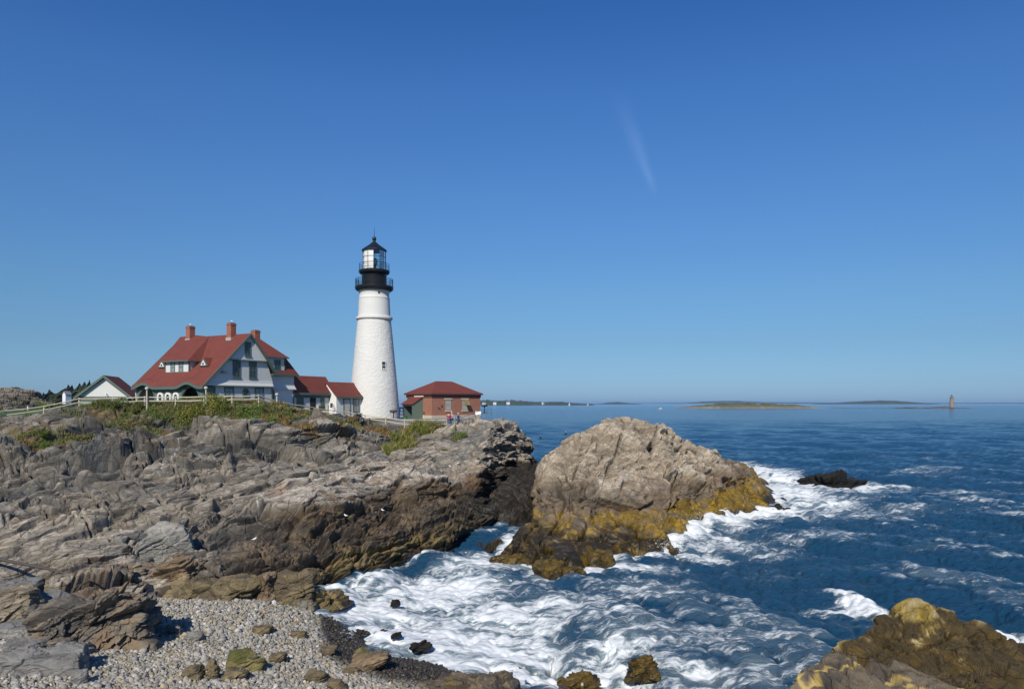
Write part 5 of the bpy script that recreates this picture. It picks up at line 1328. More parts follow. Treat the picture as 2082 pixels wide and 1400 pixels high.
# porch on the left face
m = MB(); py0, py1, px_ = 2.15, 4.75, -1.9
m.slab([(0, py0, -.3), (px_, py0, -.3), (px_, py0, 2.15), (0, py0, 3.15)], (0, .12, 0)); m.slab([(0, py1 - .12, -.3), (px_, py1 - .12, -.3), (px_, py1 - .12, 2.15), (0, py1 - .12, 3.15)], (0, .12, 0)); pch = m.build('porch', GREENW, brick)
m = MB(); m.slab([(px_ - .25, py0 - .15, 2.05), (-.12, py0 - .15, 3.18), (-.12, py1 + .15, 3.18), (px_ - .25, py1 + .15, 2.05)], (0, 0, .1)); m.build('roof', ROOF, pch)
m = MB(); m.box(px_ - .06, px_ + .06, py0 + .002, py0 + .22, -.3, 2.05); m.box(px_ - .06, px_ + .06, py1 - .22, py1 - .002, -.3, 2.05); m.box(px_ - .06, px_ + .06, py0 + .22, py1 - .22, 1.85, 2.05); m.build('frame', GREEN, pch)
m = MB(); m.box(-.2, -.12, py0 + .2, py1 - .3, -.2, 2.3); dd_ = m.build('door', plain('olive green door', (.13, .15, .09), .6), pch)
m = MB(); m.box(-.17, -.125, py0 - .3, py1 - .6, 3.24, 3.44); m.build('vent_trim', WHITE, brick)

# ------------------------------------------------------------------ garage
gp = W(212, 818, 95)
garage = empty('garage', (gp[0], 95.0, 10.75), radians(15))
tag(garage, 'low garage with white gable, green doors and red roof, left of the big house', 'garage')
gw = 2.75; ge = 1.55; gr = 4.1
m = MB(); m.box(-gw, gw, 0, .2, -.8, 1.5); m.box(gw - .2, gw, .2, 7, -.8, 1.8); m.box(-gw, -gw + .2, .2, 7, -.8, 1.8); m.box(-gw, gw, 6.8, 7, -.8, 1.8); m.build('wall', GREENW, garage)
m = MB(); m.slab([(-gw, -.02, 1.5), (gw, -.02, 1.5), (gw, -.02, 1.72), (0, -.02, gr - .25), (-gw, -.02, 1.72)], (0, .2, 0)); m.build('gable', SIDING, garage)
m = MB()
m.slab([(-3.45, -.4, 1.15), (0, -.4, gr - .05), (3.45, -.4, 1.15), (3.45, -.4, 1.32), (0, -.4, gr + .16), (-3.45, -.4, 1.32)], (0, 7.8, 0)); grf = m.build('roof', ROOF, garage)
m = MB()
for s in (1, -1): m.slab([(s * 3.47, -.46, 1.03), (0, -.46, gr - .17), (0, -.46, gr + .18), (s * 3.47, -.46, 1.36)], (0, .055, 0))
m.build('rake_board', GREEN, grf)
m = MB(); m.box(-gw - .02, gw + .02, -.07, -.023, 1.38, 1.52); m.build('trim', GREEN, garage)
for x0 in (-2.1, -.35, 1.3):
    m = MB(); m.box(x0 - .45, x0 + .85, -.05, -.003, -.7, 1.25); gd = m.build('garage_door', GREEN, garage)
    m = MB()
    for j in range(3): m.box(x0 - .35 + j * .38, x0 - .02 + j * .38, -.062, -.052, .45, .8)
    m.build('pane', CURT, gd)
m = MB(); m.tube([(.25, -.03, 1.9), (.25, -.35, 1.95), (.28, -.4, 1.8)], .05, 6); m.ball((.28, -.4, 1.72), .11, 8, 5); m.build('wall_lamp', WHITE, garage)

# ------------------------------------------------------------------ fence along the bluff
def ground_z(x, y): return float(FH(np.array([x]), np.array([y]))[0])
fence = empty('wooden_fence', tuple(W(430, 821, 79.5)))
tag(fence, 'long weathered two rail wooden fence along the top of the bluff', 'fence')
FP = [(-62,872,74,25),(13,853.6,78,21.5),(88.7,842,80,18),(161,827,82,19),(230,826,82,19),(294,823,81,18),(356.7,823,80,18),(415,822,79.5,18),(472,820,79.5,17),(526,819,81,17),(575.8,834,84,18),(622.5,840,87,16.5),(667,846,90,14.5),(709,851,92,15),
      (742.5,856,93,13.5),(784,863,92,16),(823,872,90,21),(864,869,90,17.5),(909.5,871,89,20)]
tops = []
for i, (px, pb, Y, hpx) in enumerate(FP):
    b = W(px, pb, Y); h = hpx * Y / FPX; r = random.Random(i)
    m = MB(); lean = r.uniform(-.04, .04); m.tube([(b[0], b[1], b[2] - .8), (b[0] + lean, b[1], b[2] + h)], [.085, .075], 8); m.build('post', WOOD, fence, True, None)
    tops.append((b, h))
for (b0, h0), (b1, h1) in zip(tops[:-1], tops[1:]):
    for f in (.88, .47):
        p0 = Vector((b0[0], b0[1] - .07, b0[2] + h0 * f)); p1 = Vector((b1[0], b1[1] - .07, b1[2] + h1 * f)); mid = (p0 + p1) / 2 - Vector((0, 0, .02 + .03 * random.random()))
        m = MB(); m.tube([p0, mid, p1], [.062, .07, .062], 6); m.build('rail', WOOD, fence, True)
for o in fence.children: o.location = -Vector(fence.location)

def lamp_post(px, top, bot, Y, label):
    b = W(px, bot, Y); h = (bot - top) * Y / FPX
    o = empty('lamp_post', tuple(b)); tag(o, label, 'lamp post', 'grey lamp posts in the house yard')
    g = plain('grey lamp post paint', (.40, .38, .33), .7, .15)
    MB().tube([(0, 0, -.8), (0, 0, h * .84)], [.10, .085], 8).build('pole', g, o, True)
    m = MB(); m.lathe([(.10, h * .84), (.19, h * .86), (.21, h * .93), (.17, h * .97), (.05, h)], 10); m.build('lamp_head', g, o, True)
lamp_post(298.7, 786, 823, 80.5, 'grey lamp post in front of the leftmost porch arch')
lamp_post(418.8, 785, 822, 79.2, 'grey lamp post between porch and white gable wall, half hidden by goldenrod')
lamp_post(563, 798.5, 831, 82.5, 'grey lamp post in front of the green door of the house wing')

# ------------------------------------------------------------------ terrace railing and its furniture
STEEL = plain('grey galvanised steel', (.20, .21, .22), .45, .15, 3, 0, None, .6)
rail = empty('metal_railing', tuple(W(970, 850, 90)))
tag(rail, 'thin grey metal railing climbing the paved path to the cliff edge', 'railing')
RP = [(926,868,88,24),(939.4,865,88.5,18),(953.4,860,89,17),(966,853,89.6,15.5),(979,848,90.2,14),(989.4,846,90.6,13.5),(999.5,845,91,14.5)]
pts = []
for px, pb, Y, h in RP:
    b = W(px, pb, Y); hh = h * Y / FPX; MB().tube([(b[0], b[1], b[2] - .4), (b[0], b[1], b[2] + hh)], .035, 6).build('post', STEEL, rail); pts.append((b, hh))
for f in (.98, .52):
    MB().tube([(b[0], b[1], b[2] + h * f) for b, h in pts], .03, 6).build('rail', STEEL, rail)
for o in rail.children: o.location = -Vector(rail.location)

def viewer(px, top, bot, Y, wpx, label):
    b = W(px, bot, Y); h = (bot - top) * Y / FPX; w = wpx * Y / FPX
    o = empty('coin_viewer', tuple(b)); tag(o, label, 'viewing scope', 'coin binocular viewers')
    MB().lathe([(.16, -.1), (.14, .03), (.06, .08), (.05, h * .62), (.12, h * .68), (.12, h * .74)], 10).build('stand', BLACK, o, True)
    m = MB(); m.tube([(-w / 2, 0, h * .86), (-w * .1, 0, h * .88), (w * .1, 0, h * .88), (w / 2, 0, h * .86)], [h * .12, h * .15, h * .15, h * .10], 10); m.build('scope', BLACK, o, True)
viewer(800, 833, 852, 101, 15, 'black coin binocular viewer in front of the lighthouse base')
viewer(985, 822, 838, 96, 13, 'black coin binocular viewer beyond the cliff edge railing')

b = W(972, 845, 92); o = empty('information_panel', tuple(b)); tag(o, 'white slanted information panel on the cliff edge railing', 'sign')
m = MB(); m.hexa([(-.36, -.2, .12), (.36, -.2, .12), (.36, -.16, .10), (-.36, -.16, .10), (-.36, .1, .56), (.36, .1, .56), (.36, .14, .54), (-.36, .14, .54)]); m.build('board', WHITE, o)
m = MB(); m.tube([(-.25, 0, -.5), (-.25, 0, .3)], .03, 6); m.build('leg', STEEL, o); m = MB(); m.tube([(.25, 0, -.5), (.25, 0, .3)], .03, 6); m.build('leg', STEEL, o)

b = W(654.5, 842, 100); o = empty('display_kiosk', tuple(b)); tag(o, 'squat white display stand with a dark middle, outside the covered passage', 'display stand')
s_ = 100 / FPX
m = MB(); m.box(-12 * s_, -6.5 * s_, 0, .4, -.3, 19 * s_); m.build('side_pillar', CONC, o); m = MB(); m.box(7 * s_, 12 * s_, 0, .4, -.3, 19 * s_); m.build('side_pillar', CONC, o)
m = MB(); m.box(-6.4 * s_, 6.9 * s_, .1, .3, .12, 16.5 * s_); m.build('panel', DARK, o); m = MB(); m.box(-5.5 * s_, 5.8 * s_, .04, .095, .05, .5); m.build('leaflet_box', STONE, o)

b = W(861.5, 849.5, 110.5); o = empty('donation_box', tuple(b)); tag(o, 'small brown box on a pale post at the corner of the brick building', 'collection box')
m = MB(); m.box(-.19, .19, -.1, .1, .5, .98); m.build('box', plain('dull brown box', (.10, .06, .045), .7), o); m = MB(); m.box(-.09, .09, -.06, .06, -.2, .5); m.build('post', STONE, o)

b = W(815.5, 851.5, 110); o = empty('vending_machine', tuple(b), radians(20)); tag(o, 'dark blue drinks machine between the lighthouse and the brick building', 'vending machine')
m = MB(); m.box(-.42, .42, -.35, .35, 0, 1.78); m.build('cabinet', plain('dark blue cabinet', (.012, .03, .10), .4), o); m = MB()
m.box(-.25, .25, -.358, -.352, .25, .6); m.build('button_panel', CURT, o); m = MB(); m.box(-.2, .2, -.36, -.352, .75, 1.05); m.box(-.15, .15, -.36, -.352, 1.2, 1.5); m.build('front_panel', CURT, o)
b = W(824, 851.5, 109.5); o = empty('green_bin', tuple(b)); tag(o, 'bright green litter bin beside the dark blue drinks machine', 'bin')
m = MB(); m.lathe([(.24, 0), (.28, .40)], 14); m.build('body', plain('green plastic bin', (.01, .16, .03), .5), o); m = MB(); m.lathe([(.30, .40), (.30, .45), (.2, .48)], 14); m.build('lid', plain('dark green plastic', (.008, .07, .02), .5), o)
b = W(732, 849, 101); o = empty('meter_box', tuple(b), B60); tag(o, 'grey utility box at the foot of the white shed wall', 'utility box')
m = MB(); m.box(-.3, .3, -.15, .15, -.1, .55); m.build('cabinet', CONC, o); m = MB(); m.hexa([(-.34, -.2, .552), (.34, -.2, .552), (.34, .2, .552), (-.34, .2, .552), (-.34, -.2, .6), (.34, -.2, .6), (.34, .2, .68), (-.34, .2, .68)]); m.build('lid', CONC, o)

# ------------------------------------------------------------------ people
SKIN = plain('skin', (.45, .27, .19), .6, .05)
def skin_obj(name, pts, edges, rad, mat, parent, sub=1):
    me = bpy.data.meshes.new(name); me.from_pydata(pts, edges, []); me.materials.append(mat)
    o = bpy.data.objects.new(name, me); COL.objects.link(o); o.parent = parent
    o.modifiers.new('skin', 'SKIN')
    for i, v in enumerate(me.skin_vertices[0].data): v.radius = (rad[i][0], rad[i][1]) if hasattr(rad[i], '__len__') else (rad[i], rad[i]); v.use_root = i == 0
    m = o.modifiers.new('sub', 'SUBSURF'); m.levels = m.render_levels = sub
    return o
def person(px, foot, Y, hpx, label, top, legs, hair, arms='down', turn=0.0, hat=None):
    b = W(px, foot, Y); H = hpx * Y / FPX; k_ = H / 1.72
    root = empty('person', tuple(b), turn); tag(root, label, 'person', 'visitors')
    s = lambda *p: tuple(c * k_ for c in p)
    J = [s(0,0,.95), s(0,0,1.15), s(0,-.01,1.38), s(0,-.01,1.48), s(0,-.02,1.56), s(0,-.03,1.66),
         s(.10,0,.90), s(.11,-.01,.50), s(.12,.01,.09), s(.13,-.13,.03), s(-.10,0,.90), s(-.12,.02,.50), s(-.13,.05,.09), s(-.14,-.08,.03),
         s(.19,0,1.40), s(-.19,0,1.40)]
    if arms == 'photo': A = [s(.28,-.12,1.18), s(.13,-.30,1.50), s(-.28,-.12,1.18), s(-.12,-.30,1.50)]
    elif arms == 'lean': A = [s(.26,-.10,1.15), s(.22,-.38,1.08), s(-.26,-.10,1.15), s(-.22,-.38,1.08)]
    elif arms == 'one': A = [s(.28,-.10,1.2), s(.20,-.28,1.55), s(-.25,.02,1.12), s(-.26,-.06,.86)]
    else: A = [s(.25,.02,1.13), s(.27,-.05,.86), s(-.25,.02,1.13), s(-.27,-.05,.86)]
    J += A
    R = [(.145,.11),(.135,.10),(.15,.105),.06,.075,.085, .085,.06,.042,.04,.085,.06,.042,.04, .06,.06, .045,.034,.045,.034]
    R = [tuple(x * k_ for x in r) if hasattr(r, '__len__') else r * k_ for r in R]
    E = [(0,1),(1,2),(2,3),(3,4),(4,5),(0,6),(6,7),(7,8),(8,9),(0,10),(10,11),(11,12),(12,13),(2,14),(14,16),(16,17),(2,15),(15,18),(18,19)]
    skin_obj('body', J, E, R, SKIN, root)
    g = lambda r, f: tuple(x * f for x in r) if hasattr(r, '__len__') else r * f
    i = [1, 0, 2, 14, 16, 15, 18]; end1 = tuple((np.array(J[16]) * .35 + np.array(J[17]) * .65)); end2 = tuple((np.array(J[18]) * .35 + np.array(J[19]) * .65))
    P = [J[q] for q in i] + [end1, end2, s(0, -.01, 1.43)]
    skin_obj('shirt', P, [(0,1),(0,2),(2,3),(3,4),(4,7),(2,5),(5,6),(6,8),(2,9)], [g(R[q], 1.16) for q in i] + [.045 * k_, .045 * k_, .07 * k_], top, root)
    i = [0, 6, 7, 10, 11]; P = [J[q] for q in i] + [s(.12,.01,.14), s(-.13,.05,.14)]
    skin_obj('trousers', P, [(0,1),(1,2),(2,5),(0,3),(3,4),(4,6)], [g(R[q], 1.18) for q in i] + [.062 * k_, .062 * k_], legs, root)
    m = MB(); m.ball(s(0, .005, 1.655), (.098 * k_, .112 * k_, .10 * k_), 10, 7); m.build('hat' if hat else 'hair', hat or hair, root, True)
    if hat: MB().lathe([(.02, 1.69 * k_), (.15 * k_, 1.675 * k_), (.15 * k_, 1.69 * k_)], 12, (0, -.03)).build('hat_brim', hat, root)
    for sx, q in ((1, 9), (-1, 13)):
        p_ = np.array(J[q]); m = MB(); m.ball((p_[0], p_[1] + .03 * k_, .045 * k_), (.05 * k_, .14 * k_, .05 * k_), 8, 5); m.build('shoe', SHOE, root, True)
SHOE = plain('white trainers', (.6, .6, .58), .6)
cl = lambda n, c: plain(n, c, .85, .12, 6)
HAIRD = cl('brown hair', (.06, .04, .03)); HAIRG = cl('grey hair', (.35, .34, .32))
person(912.0, 868.5, 88.5, 31, 'person in a red top holding up a camera at the terrace edge', cl('red top', (.42, .015, .02)), cl('blue shorts', (.06, .10, .22)), HAIRD, 'photo', radians(160))
person(918.5, 867.5, 89.2, 30, 'person in a pale blue shirt and white cap beside the red top', cl('pale blue shirt', (.28, .36, .56)), cl('faded jeans', (.16, .22, .32)), HAIRG, 'one', radians(-20), cl('white cap', (.7, .7, .68)))
person(931.5, 868.0, 88.6, 29.5, 'person in a dark blue jacket leaning at the metal railing', cl('dark blue jacket', (.03, .045, .28)), cl('dark jeans', (.05, .08, .16)), HAIRG, 'lean', radians(70))
person(678.5, 845.5, 104, 23, 'person in a pale lilac shirt and white trousers before the shed', cl('pale lilac shirt', (.42, .40, .55)), cl('white trousers', (.62, .60, .60)), HAIRG, 'one', radians(170))

# ------------------------------------------------------------------ gulls
GW = plain('white feathers', (.78, .78, .77), .8, .05); GG = plain('grey wing feathers', (.30, .33, .36), .8, .1); GY = plain('yellow bill', (.55, .33, .05), .6)
def gull(pos, L, rz, label):
    o = empty('gull', tuple(pos), rz); tag(o, label, 'gull', 'gulls on the rocks and chimneys'); k_ = L * .66 / .5
    s = lambda *p: tuple(c * k_ for c in p)
    skin_obj('body', [s(0,.0,.20), s(.10,0,.235), s(.15,0,.31), s(.185,0,.375), s(-.12,0,.18), s(-.26,0,.165)], [(0,1),(1,2),(2,3),(0,4),(4,5)],
             [.085 * k_, .078 * k_, .045 * k_, .05 * k_, .055 * k_, (.03 * k_, .012 * k_)], GW, o)
    m = MB(); 
    for sy in (1, -1): m.hexa([s(.06, sy*.085, .19), s(-.30, sy*.03, .175), s(-.30, sy*.02, .17), s(.06, sy*.06, .17), s(.07, sy*.06, .275), s(-.24, sy*.035, .215), s(-.24, sy*.02, .21), s(.07, sy*.04, .27)])
    m.build('wings', GG, o)
    MB().tube([s(.22, 0, .375), s(.29, 0, .362)], [.016 * k_, .004 * k_], 6).build('bill', GY, o)
    for sy in (.03, -.03): MB().tube([s(.01, sy, .14), s(.02, sy, -.02)], .008 * k_, 5).build('leg', GY, o)
def on_rock(px, py):
    p_ = at_ground(px, py, lambda x, y: np.maximum(np.maximum(FS(x, y), FI(x, y)), 0)); return p_ + np.array((0, 0, .03))
hw_ = lambda p: tuple((Matrix.Rotation(B60, 3, 'Z') @ Vector(np.array(p) * KH)) + Vector(HC))
gull(hw_((5.1, 11.9, 11.45)), .55, radians(150), 'white gull standing on the left chimney of the house')
gull(hw_((5.3, 2.95, 11.45)), .55, radians(200), 'white gull standing on the middle chimney of the house')
for px, py, L, rz, lb in [(517,1104,.50,30,'white gull on the dark rock shelf, lowest of those left of the cove'),(703,1053,.52,170,'white gull on brown rock above the middle of the cove edge'),(778,1042,.5,160,'white gull on brown rock just right of and above another gull'),
                          (752,975,.5,20,'white gull on the pale slab below the bluff'),(915,951,.5,190,'gull on the pale headland rock, nearer the rust red patch'),(931,945,.45,10,'gull on the pale headland rock just above another one'),
                          (1047,876,.45,0,'gull on the flat top of the outermost headland crag'),(1060,877,.42,180,'gull at the right tip of the outermost headland crag')]:
    gull(on_rock(px, py), L, radians(rz), lb)
gull(W0(1184, 1398, .62), .5, radians(-100), 'large white gull on the weedy rock at the bottom edge')
def fly(pos, L, rz, label, span=1.2):
    o = empty('flying_gull', tuple(pos), rz); tag(o, label, 'gull'); k_ = L
    s = lambda *p: tuple(c * k_ for c in p)
    skin_obj('body', [s(0,0,0), s(.16,0,.01), s(.25,0,.02), s(-.15,0,0), s(-.27,0,.0)], [(0,1),(1,2),(0,3),(3,4)], [.07 * k_, .06 * k_, .045 * k_, .045 * k_, (.05 * k_, .01 * k_)], GW, o)
    for sy in (1, -1):
        m = MB(); m.hexa([s(.12, 0, .02), s(.16, sy*.33, .20), s(.02, sy*.36, .20), s(-.08, 0, .02), s(.12, 0, .05), s(.16, sy*.33, .215), s(.02, sy*.36, .215), s(-.08, 0, .05)])
        m.hexa([s(.16, sy*.33, .20), s(-.06, sy*.66, .14), s(-.10, sy*.66, .14), s(.02, sy*.36, .20), s(.16, sy*.33, .215), s(-.06, sy*.66, .15), s(-.10, sy*.66, .15), s(.02, sy*.36, .215)])
        m.build('wing', GG, o)
fly(W(1057, 1357, 29.5), .62, radians(200), 'gull flying low over the foam by the wet ledge')

# ------------------------------------------------------------------ driftwood
p0, p1, p2 = W(-40, 1138, 40.5), W(95, 1165, 38.0), W(192, 1191, 36.4)
drift = empty('driftwood_trunk', tuple(p1)); tag(drift, 'long thin dark driftwood trunk lying across the rocks at left', 'driftwood')
BARK = plain('dark wet driftwood', (.07, .058, .045), .8, .35, 8, .4)
L3 = lambda p: tuple(np.array(p) - p1 + np.array((0, 0, .25)))
MB().tube([L3(p0), L3(p0 * .5 + p1 * .5), L3(p1), L3(p2)], [.10, .09, .075, .04], 9).build('trunk', BARK, drift, True)
MB().tube([L3(W(183, 1188, 36.6)), L3(W(165, 1199, 36.2)), L3(W(150, 1219, 35.6))], [.05, .045, .03], 7).build('branch', BARK, drift, True)
for px, py, py1 in ((100, 1163, 1148), (193, 1190, 1178), (186, 1189, 1176)):
    MB().tube([L3(W(px, py, 37)), L3(W(px + 3, py1, 37))], [.02, .008], 5).build('twig', BARK, drift)

# ------------------------------------------------------------------ far shores, boats, ledge lighthouse
FARG = attr_rock('far wooded shore', .05, .2, .5)
def shore(name, prof, Y, depth, seed, cols, rough=.25, kind='structure', label=None, cat=None, rockband=.0):
    px = np.array([p[0] for p in prof], float); top = np.array([p[1] for p in prof], float)
    n = max(60, int((px[-1] - px[0]) * 3)); q = np.linspace(px[0], px[-1], n); t = np.interp(q, px, top)
    zt = np.maximum(ZC + (HY - t) * Y / FPX, 0); m_ = 15; s = np.linspace(0, 1, m_)
    P0 = np.stack((q * 1.0, np.zeros(n), np.zeros(n)), 1)
    V = []
    for j, sj in enumerate(s):
        y = Y + depth * (sj - .35); f = np.sin(np.pi * min(1, sj / .95 + .02)) ** .45 if 0 < j < m_ - 1 else 0
        x = (q - CX) / FPX * Y; z = zt * f * (.82 + .18 * (1 if j == 7 else 0))
        z = z * (1 + rough * fbm(np.stack((q * .35, np.full(n, j * .9), np.full(n, seed * 3.1)), 1), 1.0, 3, seed)) - (3 if f == 0 else 0)
        V.append(np.stack((x, np.full(n, y), z), 1))
    V = np.stack(V, 1).reshape(-1, 3)
    nz = fbm(V, Y * .006, 4, seed); hh = V[:, 2] / max(zt.max(), 1e-3)
    c = mix(np.broadcast_to(C(*cols[0]), (len(V), 3)), np.broadcast_to(C(*cols[1]), (len(V), 3)), sstep(-.3, .3, nz))
    if rockband: c = mix(c, np.broadcast_to(C(.23, .195, .155), (len(V), 3)), sstep(rockband + .15, rockband - .15, hh + .5 * nz))
    o = np_mesh(name, V, grid_faces(n, m_), FARG, None, True, {'col': ('FLOAT_COLOR', np.c_[c, np.full(len(V), .9)])})
    return tag(o, label, cat, None, kind)
WOODS = ((.030, .045, .025), (.055, .07, .035))
shore('far_coast_land', [(880,818),(940,813),(980,812.6),(1010,814),(1040,813),(1060,813.6),(1085,816.5),(1110,817.5),(1135,816.6),(1160,818.6),(1185,820.3),(1200,821)], 3300, 500, 3, WOODS, .35)
shore('far_coast_hill', [(1060,821),(1100,818),(1125,816),(1145,816.6),(1165,818.5),(1195,820.2),(1215,820.3)], 5200, 500, 4, WOODS, .3)
shore('far_island', [(1220,820.8),(1235,818.2),(1250,816.8),(1262,817),(1278,818.6),(1292,820.2),(1300,820.8)], 5000, 400, 5, WOODS, .3)
shore('horizon_land', [(1240,819.8),(1400,818.4),(1440,815.2),(1500,814.4),(1560,817.4),(1700,818.2),(1800,819),(2082,818.2),(2300,819)], 9000, 600, 6, WOODS, .2)
shore('far_wooded_island', [(1680,820.2),(1725,817.2),(1765,815.0),(1800,813.8),(1830,814.4),(1860,816.5),(1890,819.6)], 5500, 500, 7, WOODS, .15)
shore('low_rocky_island', [(1385,829.5),(1398,827),(1420,824),(1450,822),(1470,820),(1490,820.5),(1515,818.8),(1535,819.2),(1550,821),(1562,818.6),(1580,820.5),(1610,822),(1625,822),(1640,825),(1655,828.5),(1700,829.6)], 1480, 160, 8, ((.06, .075, .03), (.13, .12, .06)), .25, rockband=.32)
shore('reef', [(1820,829.8),(1835,827.6),(1860,827.4),(1885,828.4),(1905,827.0),(1925,826.6),(1945,827.8),(1965,829.2),(1985,830)], 1440, 60, 9, ((.05, .045, .04), (.12, .10, .08)), .4)
shore('reef', [(1640,829.4),(1700,829.2),(1760,829.5),(1825,829.6)], 1450, 30, 10, ((.03, .03, .03), (.06, .05, .05)), .4)
b = W0(1935, 830, 1.0); b = np.array(((1935 - CX) / FPX * 1440, 1440, 2.0)); q_ = 1440 / FPX
ll = empty('ledge_lighthouse', tuple(b)); tag(ll, 'tiny distant granite lighthouse on a reef, far right horizon', 'lighthouse')
GRAN = plain('granite courses', (.24, .19, .145), .85, .3, .25)
MB().lathe([(4.6 * q_, -2), (4.4 * q_, 2), (4.0 * q_, 7.5 * q_), (3.3 * q_, 19 * q_), (3.3 * q_, 19.4 * q_)], 20).build('tower', GRAN, ll, True)
MB().lathe([(3.9 * q_, 19.4 * q_), (4.0 * q_, 20.2 * q_), (1.9 * q_, 20.3 * q_)], 16).build('gallery', BLACK, ll)
MB().lathe([(1.7 * q_, 20.3 * q_), (1.7 * q_, 23.0 * q_)], 10).build('lantern', CURT, ll)
MB().lathe([(2.1 * q_, 23.0 * q_), (1.2 * q_, 24.4 * q_), (.35 * q_, 25.2 * q_), (.2 * q_, 26.6 * q_)], 10).build('roof', BLACK, ll)
MB().tube([(-13 * q_, 0, -1), (-13 * q_, 0, 5 * q_)], .25, 5).build('landing_post', BLACK, ll)

SAIL = plain('white sailcloth', (.75, .75, .73), .8, .05); HULL = plain('white hull paint', (.7, .7, .68), .4, .05)
def hull(L, B, D): 
    V = []; n = 9
    for i in range(n):
        t = i / (n - 1); w = B / 2 * (sin(pi * min(1, .12 + t * .88)) ** .7) * (1 if t < .9 else .6); x = L * (t - .5)
        V += [(x, -w, D), (x, -w * .6, D * .2), (x, 0, -.25 * D), (x, w * .6, D * .2), (x, w, D)]
    F = [(i * 5 + j, (i + 1) * 5 + j, (i + 1) * 5 + j + 1, i * 5 + j + 1) for i in range(n - 1) for j in range(4)] + [(i * 5, i * 5 + 4, (i + 1) * 5 + 4, (i + 1) * 5) for i in range(n - 1)]
    return MB().add(V, F + [(0, 1, 2, 3, 4), tuple(reversed(range((n - 1) * 5, n * 5)))])
def sailboat(px, py, label, h, Y, rz):
    b = ((px - CX) / FPX * Y, Y, 0.1); o = empty('sailing_boat', b, rz); tag(o, label, 'sailing boat', 'boats far out on the water'); L = h * .62
    hull(L, L * .28, L * .10).build('hull', HULL, o)
    MB().tube([(L * .05, 0, 0), (L * .05, 0, h)], [.12, .06], 5).build('mast', WHITE, o)
    MB().slab([(L * .03, 0, h * .14), (-L * .42, .3, h * .14), (L * .03, 0, h * .96)], (0, .06, 0)).build('mainsail', SAIL, o)
    MB().slab([(L * .07, 0, h * .85), (L * .07, .25, h * .14), (L * .46, 0, h * .12)], (0, .06, 0)).build('jib', SAIL, o)
sailboat(1157.5, 821, 'tiny white sailing boat off the wooded point, left of two', 13, 2600, .5)
sailboat(1195, 821, 'tiny white sailing boat, farther right below the horizon', 10, 2800, -.6)
b = W0(1342.5, 832); o = empty('motor_boat', (b[0], b[1], .1), .3); tag(o, 'small white motor boat on open water left of the low rocky island', 'motor boat', 'boats far out on the water')
hull(7, 2.4, 1.1).build('hull', HULL, o); MB().box(-.6, 1.6, -.8, .8, 1.1, 2.7).build('cabin', HULL, o); MB().tube([(-.2, 0, 2.7), (-.2, 0, 6.0)], .08, 5).build('mast', STEEL, o)
b = W0(1150, 884); o = empty('lobster_buoy', (b[0], b[1], .15)); tag(o, 'small dark buoy floating between headland and domed rock island', 'buoy')
MB().lathe([(.02, -.5), (.42, -.3), (.5, .1), (.3, .6), (.12, .75)], 10).build('float', BLACK, o, True); MB().tube([(0, 0, .7), (.1, 0, 1.35)], .05, 5).build('handle', WHITE, o)
b = W0(1099, 889); o = empty('lobster_buoy', (b[0], b[1], .05)); tag(o, 'very small dark float near the headland tip', 'buoy')
MB().lathe([(.02, -.3), (.3, -.2), (.34, .1), (.1, .4)], 8).build('float', BLACK, o, True); MB().tube([(0, 0, .3), (.05, 0, .7)], .04, 5).build('handle', WHITE, o)

DRF = plain('dull slate roof', (.20, .20, .21), .8)
def far_house(px, py, Y, w, h, label, rz=0.2, name='far_house'):
    z = ZC + (HY - py) * Y / FPX; o = empty(name, ((px - CX) / FPX * Y, Y, z), rz); tag(o, label, 'house', 'far houses among trees')
    m = MB(); m.box(-w / 2, w / 2, -w * .35, w * .35, -h * .5, h * .6); m.slab([(-w / 2, -w * .35, h * .6), (-w / 2, w * .35, h * .6), (-w / 2, 0, h * .98)], (w, 0, 0)); m.build('wall', WHITE, o)
    m = MB(); m.slab([(-w * .54, -w * .40, h * .58), (-w * .54, 0, h * 1.02), (-w * .54, w * .40, h * .58), (-w * .54, w * .40, h * .66), (-w * .54, 0, h * 1.1), (-w * .54, -w * .40, h * .66)], (w * 1.08, 0, 0)); m.build('roof', DRF, o)
for i, (px, py, w, h, lb) in enumerate([(1006,820.5,13,8,'tiny white house on the far shore, nearest the brick building but one'),(1033,820,13,9,'tiny white house with sheds on the far shore left of the sailing boat'),(984,821,12,7,'tiny pale house on the far shore beside the brick building'),(1104,820.4,9,6,'tiny pale house at the end of the far wooded point')]):
    far_house(px, py, 3120, w, h, lb, .3 * i)

# ------------------------------------------------------------------ inland, far left
shore('far_woods', [(40,815),(85,804),(100,794),(118,790),(132,792),(150,788),(168,791),(190,795),(240,799),(258,801),(275,798),(300,801),(330,806)], 330, 60, 21, WOODS, .45)
far_house(136, 812.5, 268, 2.3, 2.9, 'white house among dark trees, left of the garage', 1.2, 'white_house')
TM = TPS([W(*a) for a in [(-60,782,97),(0,788,96),(30,793,97),(60,797,98),(88,818,99),(-60,800,90),(0,812,88),(40,820,88),(75,822,90),(110,822,95),(-140,800,95)]] + [np.array(p, float) for p in [(-60,110,10),(-80,112,10.5),(-95,105,10.5)]], .0005)
coastM = [(-110,84),(-66,84.5),(-58.5,86),(-56.5,92),(-57,99),(-62,106),(-75,110),(-110,110)]
FM = Field(lambda xy: profile(TM(xy), sdf(xy, coastM), 9.2, 1.8), -112, -52, 80, 115, .25)
def col_mound(P, N, joint, rnd, veg):
    c, rough, nA, nB, nC = head_color(P, N, joint, rnd, veg); n = len(P)
    g = sstep(.05, .4, nB + .4 * nC + .2 * N[:, 2] - .1); c = mix(c, np.broadcast_to(C(.13, .11, .045), (n, 3)), .8 * g)
    return np.c_[np.clip(c * .62, .01, .8), rough]
